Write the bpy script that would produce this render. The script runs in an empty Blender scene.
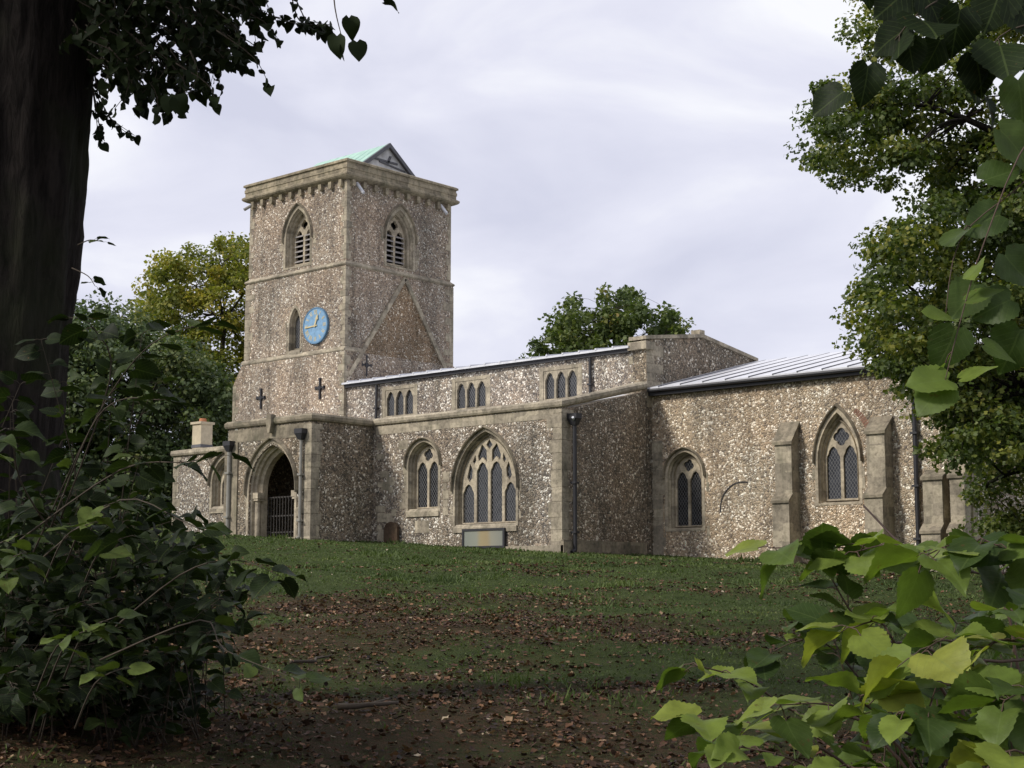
import bpy, math, random
import numpy as np
from mathutils import Vector, Matrix
from mathutils.geometry import tessellate_polygon
random.seed(7); rng = np.random.default_rng(7)
sc = bpy.context.scene
col = sc.collection

# ------------------------------------------------------------------ camera
FPX = 1557.0
PITCH = math.atan(206/1557.0); YAW = math.radians(41.7)
FH = np.array([-math.sin(YAW), math.cos(YAW), 0]); RT = np.array([math.cos(YAW), math.sin(YAW), 0])
FW = FH*math.cos(PITCH)+np.array([0, 0, math.sin(PITCH)]); UP = np.cross(RT, FW)
CAM = np.array([44.78, -40.46, 0.0])
cd = bpy.data.cameras.new('camera'); cam = bpy.data.objects.new('camera', cd); col.objects.link(cam)
cd.sensor_width = 36; cd.lens = FPX/1024*36; cd.clip_start = 0.1; cd.clip_end = 3000
m = Matrix(((RT[0], UP[0], -FW[0], CAM[0]), (RT[1], UP[1], -FW[1], CAM[1]), (RT[2], UP[2], -FW[2], CAM[2]), (0, 0, 0, 1)))
cam.matrix_world = m
sc.camera = cam
# ------------------------------------------------------------------ world
SUN_EL, SUN_AZ = 38, 206      # degrees; azimuth clockwise from north
w = bpy.data.worlds.new("World"); sc.world = w; w.use_nodes = True
nt = w.node_tree; nt.nodes.clear()
def N(nt, t, **k):
    n = nt.nodes.new(t)
    for a, b in k.items(): setattr(n, a, b)
    return n
out = N(nt, 'ShaderNodeOutputWorld'); bg = N(nt, 'ShaderNodeBackground'); bg.inputs[1].default_value = 0.1
sky = N(nt, 'ShaderNodeTexSky', sky_type='NISHITA', sun_disc=False)
sky.sun_elevation = math.radians(SUN_EL); sky.sun_rotation = math.radians(SUN_AZ)
tc = N(nt, 'ShaderNodeTexCoord')
mp = N(nt, 'ShaderNodeMapping'); mp.inputs['Scale'].default_value = (1, 1, 2.4); mp.inputs['Location'].default_value = (0.35, 0.2, 0.1)
nt.links.new(tc.outputs['Generated'], mp.inputs[0])
n1 = N(nt, 'ShaderNodeTexNoise'); n1.inputs['Scale'].default_value = 4.6; n1.inputs['Detail'].default_value = 8; n1.inputs['Roughness'].default_value = .5; n1.inputs['Distortion'].default_value = .4
nt.links.new(mp.outputs[0], n1.inputs[0])
rmp = N(nt, 'ShaderNodeValToRGB')
e = rmp.color_ramp.elements
e[0].position = .34; e[0].color = (5.4, 5.5, 6.6, 1)
e[1].position = .66; e[1].color = (7.9, 7.95, 8.3, 1)
e2 = rmp.color_ramp.elements.new(.52); e2.color = (6.5, 6.55, 7.5, 1)
nt.links.new(n1.outputs[0], rmp.inputs[0])
mx = N(nt, 'ShaderNodeMixRGB'); mx.inputs[0].default_value = .95
nt.links.new(sky.outputs[0], mx.inputs[1]); nt.links.new(rmp.outputs[0], mx.inputs[2])
nt.links.new(mx.outputs[0], bg.inputs[0]); nt.links.new(bg.outputs[0], out.inputs[0])
# ------------------------------------------------------------------ sun
sl = bpy.data.lights.new('sun', 'SUN'); sl.energy = 2.4; sl.angle = math.radians(10); sl.color = (1, .94, .85)
so = bpy.data.objects.new('sun', sl); col.objects.link(so)
az, el = math.radians(SUN_AZ), math.radians(SUN_EL)
sd = Vector((math.sin(az)*math.cos(el), math.cos(az)*math.cos(el), math.sin(el)))
so.rotation_euler = sd.to_track_quat('Z', 'Y').to_euler(); so.location = (0, -20, 40)
sc.view_settings.view_transform = 'Standard'; sc.view_settings.look = 'None'
sc.view_settings.exposure = 0.34; sc.view_settings.gamma = 1
sc.cycles.use_denoising = True
sc.cycles.max_bounces = 6; sc.cycles.diffuse_bounces = 3; sc.cycles.transparent_max_bounces = 4

# ------------------------------------------------------------------ helpers
def at(px, py, depth):
    d = FW + RT*(px-512)/FPX - UP*(py-384)/FPX
    return CAM + d*(depth/(d@FH))
def projn(P):
    v = P-CAM; z = v@FW
    return 512+FPX*(v@RT)/z, 384-FPX*(v@UP)/z
def hash2(ix, iy, s):
    h = (ix*374761393 + iy*668265263 + s*974634777) & 0xffffffff
    h = ((h ^ (h >> 13))*1274126177) & 0xffffffff
    return ((h ^ (h >> 16)) & 0xffff)/65535.0
def vnoise(x, y, s=0):
    x = np.asarray(x, float); y = np.asarray(y, float)
    ix = np.floor(x).astype(np.int64); iy = np.floor(y).astype(np.int64)
    fx = x-ix; fy = y-iy; fx = fx*fx*(3-2*fx); fy = fy*fy*(3-2*fy)
    a = hash2(ix, iy, s); b = hash2(ix+1, iy, s); c = hash2(ix, iy+1, s); d = hash2(ix+1, iy+1, s)
    return (a*(1-fx)+b*fx)*(1-fy)+(c*(1-fx)+d*fx)*fy
def fbm(x, y, s=0, o=4):
    t = 0; a = .5; f = 1
    for k in range(o):
        t = t+a*vnoise(np.asarray(x)*f, np.asarray(y)*f, s+k); a *= .5; f *= 2.03
    return t
def sstep(a, b, x):
    t = np.clip((x-a)/(b-a), 0, 1); return t*t*(3-2*t)
def ground_z(x, y):
    x = np.asarray(x, float); y = np.asarray(y, float)
    xx = np.clip(x, -45, 90)
    z = 1.1-0.059*(xx-14.5)
    yy = np.clip(-8-y, 0, 70)
    z = z-0.030*yy*sstep(0, 6, yy)
    near = sstep(3, 12, np.maximum(-7.5-y, 0))
    z = z+near*(fbm(x*.22, y*.22, 3)-.47)*.35
    z = z+(fbm(x*1.3, y*1.3, 9, 2)-.37)*.05+near*(fbm(x*.6, y*.6, 13, 3)-.43)*.22
    return z
def litter(x, y):
    dx = x-CAM[0]; dy = y-CAM[1]
    d = dx*FH[0]+dy*FH[1]; s = (dx*RT[0]+dy*RT[1])/np.maximum(d, 1)   # bearing
    edge = 24-30*np.clip(s+.05, 0, .3)
    base = .95*(1-sstep(edge-10, edge+9, d))*(1-.55*sstep(.05, .17, s)*sstep(11, 15, d))
    n = fbm(x*.32, y*.32, 21)-.47; n2 = fbm(x*1.4, y*1.4, 27)-.47
    return np.clip(base*.92+(n*2.2+n2*1.3)*sstep(50, 26, d), 0, 1)*sstep(50, 38, d)

class MB:
    def __init__(s): s.v = []; s.f = []
    def add(s, vs, fs):
        o = len(s.v); s.v += [tuple(p) for p in vs]; s.f += [tuple(i+o for i in f) for f in fs]; return s
    def box(s, x0, y0, z0, x1, y1, z1):
        return s.add([(x0, y0, z0), (x1, y0, z0), (x1, y1, z0), (x0, y1, z0), (x0, y0, z1), (x1, y0, z1), (x1, y1, z1), (x0, y1, z1)],
                     [(3, 2, 1, 0), (4, 5, 6, 7), (0, 1, 5, 4), (1, 2, 6, 5), (2, 3, 7, 6), (3, 0, 4, 7)])
    def hexa(s, b, t):   # two quads
        return s.add(list(b)+list(t), [(3, 2, 1, 0), (4, 5, 6, 7), (0, 1, 5, 4), (1, 2, 6, 5), (2, 3, 7, 6), (3, 0, 4, 7)])
    def prism(s, F, poly, d0, d1, holes=()):
        """polygon with holes in wall frame F(u,v,d), between depths d0 and d1"""
        loops = [list(poly)]+[list(h) for h in holes]
        tri = tessellate_polygon([[Vector((p[0], p[1], 0)) for p in l] for l in loops])
        flat = [p for l in loops for p in l]; n = len(flat)
        vs = [F(p[0], p[1], d0) for p in flat]+[F(p[0], p[1], d1) for p in flat]
        fs = [tuple(t) for t in tri]+[tuple(i+n for i in reversed(t)) for t in tri]
        o = 0
        for l in loops:
            k = len(l)
            for i in range(k):
                a = o+i; b = o+(i+1) % k; fs.append((a, b, b+n, a+n))
            o += k
        return s.add(vs, fs)
    def loft(s, rings, closed=True, cap=False):
        o = 0; vs = [p for r in rings for p in r]; k = len(rings[0]); fs = []
        for i in range(len(rings)-1):
            for j in range(k if closed else k-1):
                a = i*k+j; b = i*k+(j+1) % k; fs.append((a, b, b+k, a+k))
        if cap:
            fs.append(tuple(range(k))[::-1]); fs.append(tuple(range((len(rings)-1)*k, len(rings)*k)))
        return s.add(vs, fs)
    def tube(s, pts, rad, n=8, cap=True):
        pts = [Vector(p) for p in pts]; rings = []
        if not hasattr(rad, '__len__'): rad = [rad]*len(pts)
        ref = None
        for i, p in enumerate(pts):
            t = (pts[min(i+1, len(pts)-1)]-pts[max(i-1, 0)]).normalized()
            if ref is None: ref = t.orthogonal().normalized()
            a = (ref-t*ref.dot(t)).normalized(); ref = a; b = t.cross(a)
            rings.append([tuple(p+(a*math.cos(q)+b*math.sin(q))*rad[i]) for q in (2*math.pi*j/n for j in range(n))])
        return s.loft(rings, True, cap)
    def build(s, name, mat, parent=None, smooth=False):
        me = bpy.data.meshes.new(name); me.from_pydata(s.v, [], s.f); me.materials.append(mat)
        me.validate(); me.update()
        if smooth: me.polygons.foreach_set('use_smooth', [True]*len(me.polygons))
        o = bpy.data.objects.new(name, me); col.objects.link(o)
        if parent is not None:
            o.parent = parent
            if parent.type == 'EMPTY': o.location = -Vector(parent.location)
        return o
def tag(o, label=None, cat=None, group=None, kind=None):
    if label: o['label'] = label
    if cat: o['category'] = cat
    if group: o['group'] = group
    if kind: o['kind'] = kind
    return o
def empty(name, loc):
    o = bpy.data.objects.new(name, None); col.objects.link(o); o.location = loc; o.empty_display_size = .3
    return o
def npmesh(name, V, Fq, mat, parent=None, attrs=None, uv=None, smooth=False, nper=4):
    """V (n,3), Fq (m,nper)"""
    me = bpy.data.meshes.new(name)
    me.vertices.add(len(V)); me.vertices.foreach_set('co', np.ascontiguousarray(V, dtype=np.float32).ravel())
    mcount = len(Fq); me.loops.add(mcount*nper); me.loops.foreach_set('vertex_index', np.ascontiguousarray(Fq, dtype=np.int32).ravel())
    me.polygons.add(mcount); me.polygons.foreach_set('loop_start', np.arange(0, mcount*nper, nper, dtype=np.int32))
    me.polygons.foreach_set('loop_total', np.full(mcount, nper, dtype=np.int32))
    if smooth: me.polygons.foreach_set('use_smooth', np.ones(mcount, dtype=bool))
    me.update(calc_edges=True)
    for k, a in (attrs or {}).items():
        at_ = me.attributes.new(k, 'FLOAT', 'FACE' if len(a) == mcount else 'POINT'); at_.data.foreach_set('value', np.asarray(a, dtype=np.float32))
    if uv is not None:
        l = me.uv_layers.new(name='UVMap'); l.data.foreach_set('uv', np.ascontiguousarray(uv[np.asarray(Fq).ravel()], dtype=np.float32).ravel())
    me.materials.append(mat)
    o = bpy.data.objects.new(name, me); col.objects.link(o)
    if parent is not None:
        o.parent = parent
        if parent.type == 'EMPTY': o.location = -Vector(parent.location)
    return o

# ------------------------------------------------------------------ materials
def newmat(name):
    mt = bpy.data.materials.new(name); mt.use_nodes = True; nt = mt.node_tree
    return mt, nt, nt.nodes['Principled BSDF']
def ramp(nt, stops, src, interp='LINEAR'):
    r = N(nt, 'ShaderNodeValToRGB'); r.color_ramp.interpolation = interp
    el = r.color_ramp.elements
    while len(el) > 1: el.remove(el[-1])
    el[0].position = stops[0][0]; el[0].color = (*stops[0][1], 1)
    for p, c in stops[1:]:
        q = el.new(p); q.color = (*c, 1)
    nt.links.new(src, r.inputs[0]); return r.outputs[0]
def g(v): return (v, v, v)
def noise(nt, vec, scale, detail=4, rough=.55, dist=0):
    n = N(nt, 'ShaderNodeTexNoise'); n.inputs['Scale'].default_value = scale; n.inputs['Detail'].default_value = detail
    n.inputs['Roughness'].default_value = rough; n.inputs['Distortion'].default_value = dist
    nt.links.new(vec, n.inputs[0]); return n.outputs[0]
def mix(nt, fac, a, b, mode='MIX'):
    n = N(nt, 'ShaderNodeMixRGB', blend_type=mode)
    for i, x in enumerate((fac, a, b)):
        if hasattr(x, 'is_linked'): nt.links.new(x, n.inputs[i])
        elif i == 0: n.inputs[0].default_value = x
        else: n.inputs[i].default_value = (*x, 1)
    return n.outputs[0]
def mth(nt, op, a, b=None):
    n = N(nt, 'ShaderNodeMath', operation=op)
    for i, x in enumerate((a, b)):
        if x is None: continue
        if hasattr(x, 'is_linked'): nt.links.new(x, n.inputs[i])
        else: n.inputs[i].default_value = x
    return n.outputs[0]
def mapping(nt, vec, scale):
    n = N(nt, 'ShaderNodeMapping'); n.inputs['Scale'].default_value = scale; nt.links.new(vec, n.inputs[0]); return n.outputs[0]
def bump(nt, h, b, strength=.5, dist=.02):
    n = N(nt, 'ShaderNodeBump'); n.inputs['Strength'].default_value = strength; n.inputs['Distance'].default_value = dist
    nt.links.new(h, n.inputs['Height']); nt.links.new(n.outputs[0], b.inputs['Normal'])

def flint(name, tint=(1, 1, 1), white=.84, mort=(.30, .245, .19), scale=10.5, stain=.55, mid=(.20, .15, .125)):
    mt, nt, b = newmat(name)
    o = N(nt, 'ShaderNodeTexCoord').outputs['Object']
    wob = noise(nt, o, 6, 2)
    dv = N(nt, 'ShaderNodeVectorMath', operation='MULTIPLY_ADD'); nt.links.new(wob, dv.inputs[0]); dv.inputs[1].default_value = (.05, .05, .05); nt.links.new(o, dv.inputs[2])
    v = N(nt, 'ShaderNodeTexVoronoi'); v.inputs['Scale'].default_value = scale; nt.links.new(dv.outputs[0], v.inputs['Vector'])
    ve = N(nt, 'ShaderNodeTexVoronoi', feature='DISTANCE_TO_EDGE'); ve.inputs['Scale'].default_value = scale; nt.links.new(dv.outputs[0], ve.inputs['Vector'])
    sep = N(nt, 'ShaderNodeSeparateColor'); nt.links.new(v.outputs['Color'], sep.inputs[0])
    # clusters with more or fewer pale flints
    sh = noise(nt, o, .9, 3)
    v2 = N(nt, 'ShaderNodeTexVoronoi'); v2.inputs['Scale'].default_value = scale*1.9; nt.links.new(dv.outputs[0], v2.inputs['Vector'])
    s2 = N(nt, 'ShaderNodeSeparateColor'); nt.links.new(v2.outputs['Color'], s2.inputs[0])
    pick = mth(nt, 'GREATER_THAN', noise(nt, o, 4.5, 3), .52)
    sel = mth(nt, 'ADD', mth(nt, 'MULTIPLY', sep.outputs[0], mth(nt, 'SUBTRACT', 1.0, pick)), mth(nt, 'MULTIPLY', s2.outputs[0], pick))
    val = mth(nt, 'ADD', sel, mth(nt, 'MULTIPLY', mth(nt, 'SUBTRACT', sh, .5), .35))
    M = mid
    c = ramp(nt, [(0, (M[0]*.5, M[1]*.52, M[2]*.6)), (.18, (M[0]*.6, M[1]*.62, M[2]*.66)), (.34, M), (.55, (M[0]*1.35, M[1]*1.3, M[2]*1.25)), (.72, (.40, .33, .27)), (white, (.50, .45, .39)), (min(white+.035, .99), (.95, .93, .90))], val)
    ed = ramp(nt, [(0.0, g(1)), (.10, g(0))], ve.outputs['Distance'])
    base = mix(nt, mth(nt, 'MULTIPLY', ed, .85), c, mort)
    big = noise(nt, mapping(nt, o, (1, 1, .45)), .55, 6, .6, .3)
    base = mix(nt, 1.0, base, ramp(nt, [(.28, g(stain)), (.55, (1, .99, .97)), (.75, (1.12, 1.08, 1.0))], big), 'MULTIPLY')
    stk = noise(nt, mapping(nt, o, (1, 1, .10)), 1.5, 5, .6)
    base = mix(nt, 1.0, base, ramp(nt, [(.34, (.66, .66, .64)), (.48, (1, 1, 1)), (.7, (1.06, 1.05, 1.03))], stk), 'MULTIPLY')
    hue = noise(nt, o, .35, 3)
    base = mix(nt, 1.0, base, ramp(nt, [(.3, (1.05, .98, .91)), (.7, (.96, 1.0, 1.02))], hue), 'MULTIPLY')
    base = mix(nt, 1.0, base, tint, 'MULTIPLY')
    nt.links.new(base, b.inputs['Base Color']); b.inputs['Roughness'].default_value = .8; b.inputs['Specular IOR Level'].default_value = .3
    bump(nt, ramp(nt, [(0, g(0)), (.25, g(1))], ve.outputs['Distance']), b, .9, .03)
    return mt
def stone(name, c=(.43, .385, .305), dark=(.19, .172, .138), lichen=.35, course=True):
    mt, nt, b = newmat(name)
    o = N(nt, 'ShaderNodeTexCoord').outputs['Object']
    n = noise(nt, o, 1.6, 6, .65); n2 = noise(nt, o, 9, 5, .7); n3 = noise(nt, mapping(nt, o, (3, 3, .5)), 1.3, 4, .6)
    base = ramp(nt, [(.28, dark), (.47, tuple(x*.85 for x in c)), (.62, c), (.8, tuple(min(1, x*1.3) for x in c))], n)
    base = mix(nt, 1.0, base, ramp(nt, [(.3, g(.55)), (.45, g(.9)), (.65, g(1.18))], n2), 'MULTIPLY')
    base = mix(nt, mth(nt, 'MULTIPLY', ramp(nt, [(.5, g(0)), (.66, g(1))], n3), lichen), base, (.11, .115, .075))
    # block to block tone: cells about 45 cm long and 30 cm high
    vv = N(nt, 'ShaderNodeTexVoronoi', distance='CHEBYCHEV'); vv.inputs['Scale'].default_value = 1; vv.inputs['Randomness'].default_value = .35
    nt.links.new(mapping(nt, o, (2.1, 2.1, 3.3)), vv.inputs['Vector'])
    sp = N(nt, 'ShaderNodeSeparateColor'); nt.links.new(vv.outputs['Color'], sp.inputs[0])
    base = mix(nt, 1.0, base, ramp(nt, [(0, (.74, .72, .70)), (1, (1.18, 1.15, 1.08))], sp.outputs[0]), 'MULTIPLY')
    nt.links.new(base, b.inputs['Base Color']); b.inputs['Roughness'].default_value = .9; b.inputs['Specular IOR Level'].default_value = .2
    bump(nt, n2, b, .6, .02)
    return mt
def plain(name, c, rough=.6, metal=0, vary=.2, scale=4, bumpd=.004):
    mt, nt, b = newmat(name)
    o = N(nt, 'ShaderNodeTexCoord').outputs['Object']
    n = noise(nt, o, scale, 6, .65)
    nt.links.new(mix(nt, 1.0, c, ramp(nt, [(.3, g(1-vary)), (.7, g(1+vary))], n), 'MULTIPLY'), b.inputs['Base Color'])
    b.inputs['Roughness'].default_value = rough; b.inputs['Metallic'].default_value = metal
    bump(nt, n, b, .4, bumpd)
    return mt
def roofmat(name, c, c2, rough=.45, vary=.5):
    mt, nt, b = newmat(name)
    o = N(nt, 'ShaderNodeTexCoord').outputs['Object']
    n = noise(nt, mapping(nt, o, (1, .35, 1)), 2.2, 6, .65)
    nt.links.new(ramp(nt, [(.3, c2), (.6, c)], n), b.inputs['Base Color'])
    b.inputs['Roughness'].default_value = rough; b.inputs['Metallic'].default_value = 0
    bump(nt, n, b, .3, .01); return mt
def glassmat():
    mt, nt, b = newmat('leaded_glass')
    o = N(nt, 'ShaderNodeTexCoord').outputs['Object']
    s = N(nt, 'ShaderNodeSeparateXYZ'); nt.links.new(o, s.inputs[0])
    h = mth(nt, 'ADD', s.outputs[0], s.outputs[1])
    def lines(sg):
        q = mth(nt, 'ADD', mth(nt, 'MULTIPLY', h, 9.5*sg), mth(nt, 'MULTIPLY', s.outputs[2], 6.4))
        f = mth(nt, 'FRACT', q); return mth(nt, 'LESS_THAN', f, .13)
    L = mth(nt, 'MAXIMUM', lines(1), lines(-1))
    n = noise(nt, o, 5, 3)
    base = mix(nt, L, ramp(nt, [(.35, (.010, .011, .013)), (.7, (.035, .038, .043))], n), (.15, .15, .15))
    nt.links.new(base, b.inputs['Base Color']); b.inputs['Specular IOR Level'].default_value = .5
    nt.links.new(mth(nt, 'ADD', mth(nt, 'MULTIPLY', L, .5), .12), b.inputs['Roughness'])
    bump(nt, mth(nt, 'ADD', n, L), b, .4, .01)
    return mt
def leafmat(name, stops, rough=.5, transl=.3, veins=False, attr='rnd', spec=.35):
    mt, nt, b = newmat(name)
    a = N(nt, 'ShaderNodeAttribute', attribute_name=attr)
    c = ramp(nt, stops, a.outputs['Fac'])
    if veins:
        uv = N(nt, 'ShaderNodeTexCoord').outputs['UV']
        s = N(nt, 'ShaderNodeSeparateXYZ'); nt.links.new(uv, s.inputs[0])
        au = mth(nt, 'ABSOLUTE', mth(nt, 'SUBTRACT', s.outputs[0], .5))
        side = mth(nt, 'LESS_THAN', mth(nt, 'FRACT', mth(nt, 'MULTIPLY', mth(nt, 'SUBTRACT', s.outputs[1], mth(nt, 'MULTIPLY', au, .9)), 7)), .12)
        mid = mth(nt, 'LESS_THAN', au, .018)
        vn = mth(nt, 'MAXIMUM', mid, mth(nt, 'MULTIPLY', side, .55))
        o = N(nt, 'ShaderNodeTexCoord').outputs['Object']
        c = mix(nt, 1.0, c, ramp(nt, [(.3, g(.75)), (.7, g(1.2))], noise(nt, o, 22, 4)), 'MULTIPLY')
        c = mix(nt, mth(nt, 'MULTIPLY', vn, .22), c, (.16, .22, .07))
        spot = ramp(nt, [(.66, g(0)), (.72, g(1))], noise(nt, o, 31, 3, .7))
        c = mix(nt, mth(nt, 'MULTIPLY', spot, .7), c, (.10, .06, .025))
        hb = mth(nt, 'SUBTRACT', noise(nt, o, 40, 2), vn); bump(nt, hb, b, .5, .004)
    nt.links.new(c, b.inputs['Base Color']); b.inputs['Roughness'].default_value = rough; b.inputs['Specular IOR Level'].default_value = spec
    tr = N(nt, 'ShaderNodeBsdfTranslucent'); nt.links.new(mix(nt, 1.0, c, (1.5, 1.7, .7), 'MULTIPLY'), tr.inputs[0])
    ms = N(nt, 'ShaderNodeMixShader'); ms.inputs[0].default_value = transl
    nt.links.new(b.outputs[0], ms.inputs[1]); nt.links.new(tr.outputs[0], ms.inputs[2])
    nt.links.new(ms.outputs[0], nt.nodes['Material Output'].inputs[0])
    return mt
def barkmat(name, c=(.07, .058, .045), c2=(.025, .022, .018), sc_=(6, 6, 1.1), green=.3):
    mt, nt, b = newmat(name)
    o = N(nt, 'ShaderNodeTexCoord').outputs['Object']
    n = noise(nt, mapping(nt, o, sc_), 2.2, 8, .7, .6); n2 = noise(nt, o, 1.5, 4)
    base = ramp(nt, [(.35, c2), (.62, c)], n)
    base = mix(nt, mth(nt, 'MULTIPLY', ramp(nt, [(.45, g(0)), (.65, g(1))], n2), green), base, (.035, .045, .02))
    nt.links.new(base, b.inputs['Base Color']); b.inputs['Roughness'].default_value = .95; b.inputs['Specular IOR Level'].default_value = .15
    bump(nt, n, b, 1, .05); return mt

M = {}
M['flint_tower'] = flint('flint_tower', (1.12, 1.08, 1.0), .85, scale=15, mort=(.43, .37, .31), mid=(.32, .27, .235))
M['flint_brown'] = flint('flint_brown', (1.0, .93, .82), .92, scale=15, mort=(.34, .27, .19), mid=(.27, .21, .155))
M['flint_aisle'] = flint('flint_aisle', (1.08, 1.05, .98), .81, scale=14, mort=(.37, .325, .275), mid=(.24, .21, .185))
M['flint_clere'] = flint('flint_clere', (1.16, 1.13, 1.06), .77, scale=14, mort=(.38, .34, .30), mid=(.26, .23, .21))
M['flint_chancel'] = flint('flint_chancel', (1.2, 1.15, 1.04), .80, scale=14, mort=(.50, .435, .345), mid=(.34, .29, .24))
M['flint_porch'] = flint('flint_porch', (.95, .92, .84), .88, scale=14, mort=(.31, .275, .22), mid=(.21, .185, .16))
M['stone'] = stone('limestone')
M['stone_pale'] = stone('limestone_pale', (.52, .46, .36), (.30, .265, .205), .15)
M['stone_mid'] = stone('limestone_parapet', (.36, .315, .235), (.15, .135, .10), .4)
M['stone_dark'] = stone('limestone_weathered', (.30, .265, .205), (.12, .11, .085), .4)
M['lead'] = roofmat('lead_sheet', (.70, .71, .74), (.52, .53, .57), .4)
M['lead_dark'] = plain('lead_dark', (.10, .10, .11), .6)
M['copper'] = roofmat('copper_verdigris', (.40, .60, .50), (.26, .42, .36), .6)
M['iron'] = plain('black_iron', (.022, .022, .026), .55)
M['pipe_grey'] = plain('lead_pipe', (.26, .25, .22), .6)
M['glass'] = glassmat()
M['void'] = plain('interior_shade', (.02, .018, .016), .95)  # near-black: the shade inside porch and belfry is put into the colour
M['louvre'] = plain('slate_louvre', (.30, .28, .27), .7)
M['render'] = plain('cream_render', (.50, .43, .30), .85)
M['terracotta'] = plain('terracotta', (.42, .17, .08), .8)
M['gable_board'] = plain('grey_boarding', (.50, .50, .50), .8, vary=.3, scale=2.5)
M['wood_pale'] = plain('weathered_wood', (.045, .04, .036), .8)
M['bark'] = barkmat('bark')
M['bark_dark'] = barkmat('bark_dark', (.040, .033, .029), (.012, .010, .009), sc_=(7, 7, 1.4), green=.45)
M['twig'] = plain('twig_bark', (.06, .045, .03), .8)
M['twig_red'] = plain('young_twig_bark', (.075, .045, .03), .7)

# ------------------------------------------------------------------ ground
def axis(lo, a, b, hi, step, grow=1.35):
    mid = np.arange(a, b+step, step); L = []; s = step; x = a
    while x > lo: s *= grow; x -= s; L.append(x)
    Rr = []; s = step; x = mid[-1]
    while x < hi: s *= grow; x += s; Rr.append(x)
    return np.array(L[::-1]+list(mid)+Rr)
gx = axis(-900, -12, 56, 900, .35); gy = axis(-900, -46, 8, 900, .35)
X, Y = np.meshgrid(gx, gy, indexing='ij'); Z = ground_z(X, Y)
V = np.stack([X.ravel(), Y.ravel(), Z.ravel()], 1); ny = len(gy)
ii, jj = np.meshgrid(np.arange(len(gx)-1), np.arange(ny-1), indexing='ij'); a = (ii*ny+jj).ravel()
Fq = np.stack([a, a+ny, a+ny+1, a+1], 1)
mt, nt, b = newmat('churchyard_ground')
oc = N(nt, 'ShaderNodeTexCoord').outputs['Object']
la = N(nt, 'ShaderNodeAttribute', attribute_name='litter').outputs['Fac']
nf = noise(nt, oc, 14, 6, .75); nm = noise(nt, oc, 2.2, 5, .6); nff = noise(nt, oc, 60, 3, .7)
grassc = ramp(nt, [(.3, (.030, .038, .013)), (.48, (.062, .086, .026)), (.62, (.088, .114, .036)), (.78, (.12, .14, .05))], mth(nt, 'ADD', mth(nt, 'MULTIPLY', nf, .5), mth(nt, 'MULTIPLY', nm, .5)))
littc = ramp(nt, [(.3, (.026, .020, .012)), (.46, (.065, .045, .028)), (.58, (.12, .072, .042)), (.72, (.18, .105, .06))], mth(nt, 'ADD', mth(nt, 'MULTIPLY', nff, .55), mth(nt, 'MULTIPLY', nf, .45)))
fac = ramp(nt, [(.30, g(0)), (.80, g(1))], mth(nt, 'ADD', mth(nt, 'MULTIPLY', la, .74), mth(nt, 'ADD', mth(nt, 'MULTIPLY', mth(nt, 'SUBTRACT', nf, .5), 1.3), mth(nt, 'MULTIPLY', mth(nt, 'SUBTRACT', nff, .5), 1.4))))
nt.links.new(mix(nt, fac, grassc, littc), b.inputs['Base Color']); b.inputs['Roughness'].default_value = 1; b.inputs['Specular IOR Level'].default_value = .1
bump(nt, mth(nt, 'ADD', nf, nff), b, 1, .06)
go = npmesh('ground', V, Fq, mt, attrs={'litter': litter(V[:, 0], V[:, 1])}, smooth=True); tag(go, kind='structure')

# ------------------------------------------------------------------ church
XN, YA, YP, YC = 14.58, -4.30, -7.05, 0.25
church = empty('church', (4.0, 0.0, float(ground_z(4, 0))))
tag(church, 'flint and stone parish church with square clock tower and pointed windows', 'church')
def FS(yp): return lambda u, v, d: (u, yp+d, v)          # south facing wall
def FE(xp): return lambda u, v, d: (xp-d, u, v)          # east facing wall
def arch(u0, w, v0, vs, h, n=10, cusp=0):
    r = (w*w+h*h)/(2*w); amax = math.acos((r-w)/r); pts = [(u0-w, v0), (u0+w, v0)]
    R_ = []
    for i in range(n+1):
        t = i/n; a = amax*t; x = w-r+r*math.cos(a); y = r*math.sin(a)
        if cusp: k = cusp*w*math.exp(-((t-.42)/.13)**2); x -= k*.9; y -= k*.5
        R_.append((x, y))
    pts += [(u0+x, vs+y) for x, y in R_]
    pts += [(u0-x, vs+y) for x, y in R_[::-1][1:]]
    return pts
def foil(u, v, r, k=4, n=24, rot=0):
    return [(u+r*(.72+.28*abs(math.cos(k*t/2+rot)))*math.cos(t), v+r*(.72+.28*abs(math.cos(k*t/2+rot)))*math.sin(t)) for t in (2*math.pi*i/n for i in range(n))]
def sweep(F, u0, w, v0, vs, h, prof, sill=True, n=12):
    """loft a moulding given as (offset, depth) along an arch"""
    mb = MB(); rings = []
    for off, d in prof:
        ww = w+off; hh = h*(ww/w)**.9 if w > 0 else h
        p = arch(u0, ww, v0-(off*.6 if sill else 0), vs, hh, n)
        p = p[1:]+p[:1]   # start right foot ... end left foot
        rings.append([F(a_, b_, d) for a_, b_ in p])
    mb.loft(rings, closed=sill)
    if not sill:
        k = len(rings[0])
        mb.add([r[0] for r in rings], [tuple(range(len(rings)))]); mb.add([r[-1] for r in rings], [tuple(range(len(rings)))])
    return mb
def hood(F, u0, w, vs, h, off=.18, th=.13, proud=.13, drop=.0):
    prof = [(off, .02), (off+.02, -proud), (off+th*.6, -proud-.02), (off+th, -proud*.3), (off+th, .02), (off, .02)]
    return sweep(F, u0, w, vs-drop, vs, h, prof, sill=False)
holes = {}    # wall key -> list of openings
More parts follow.
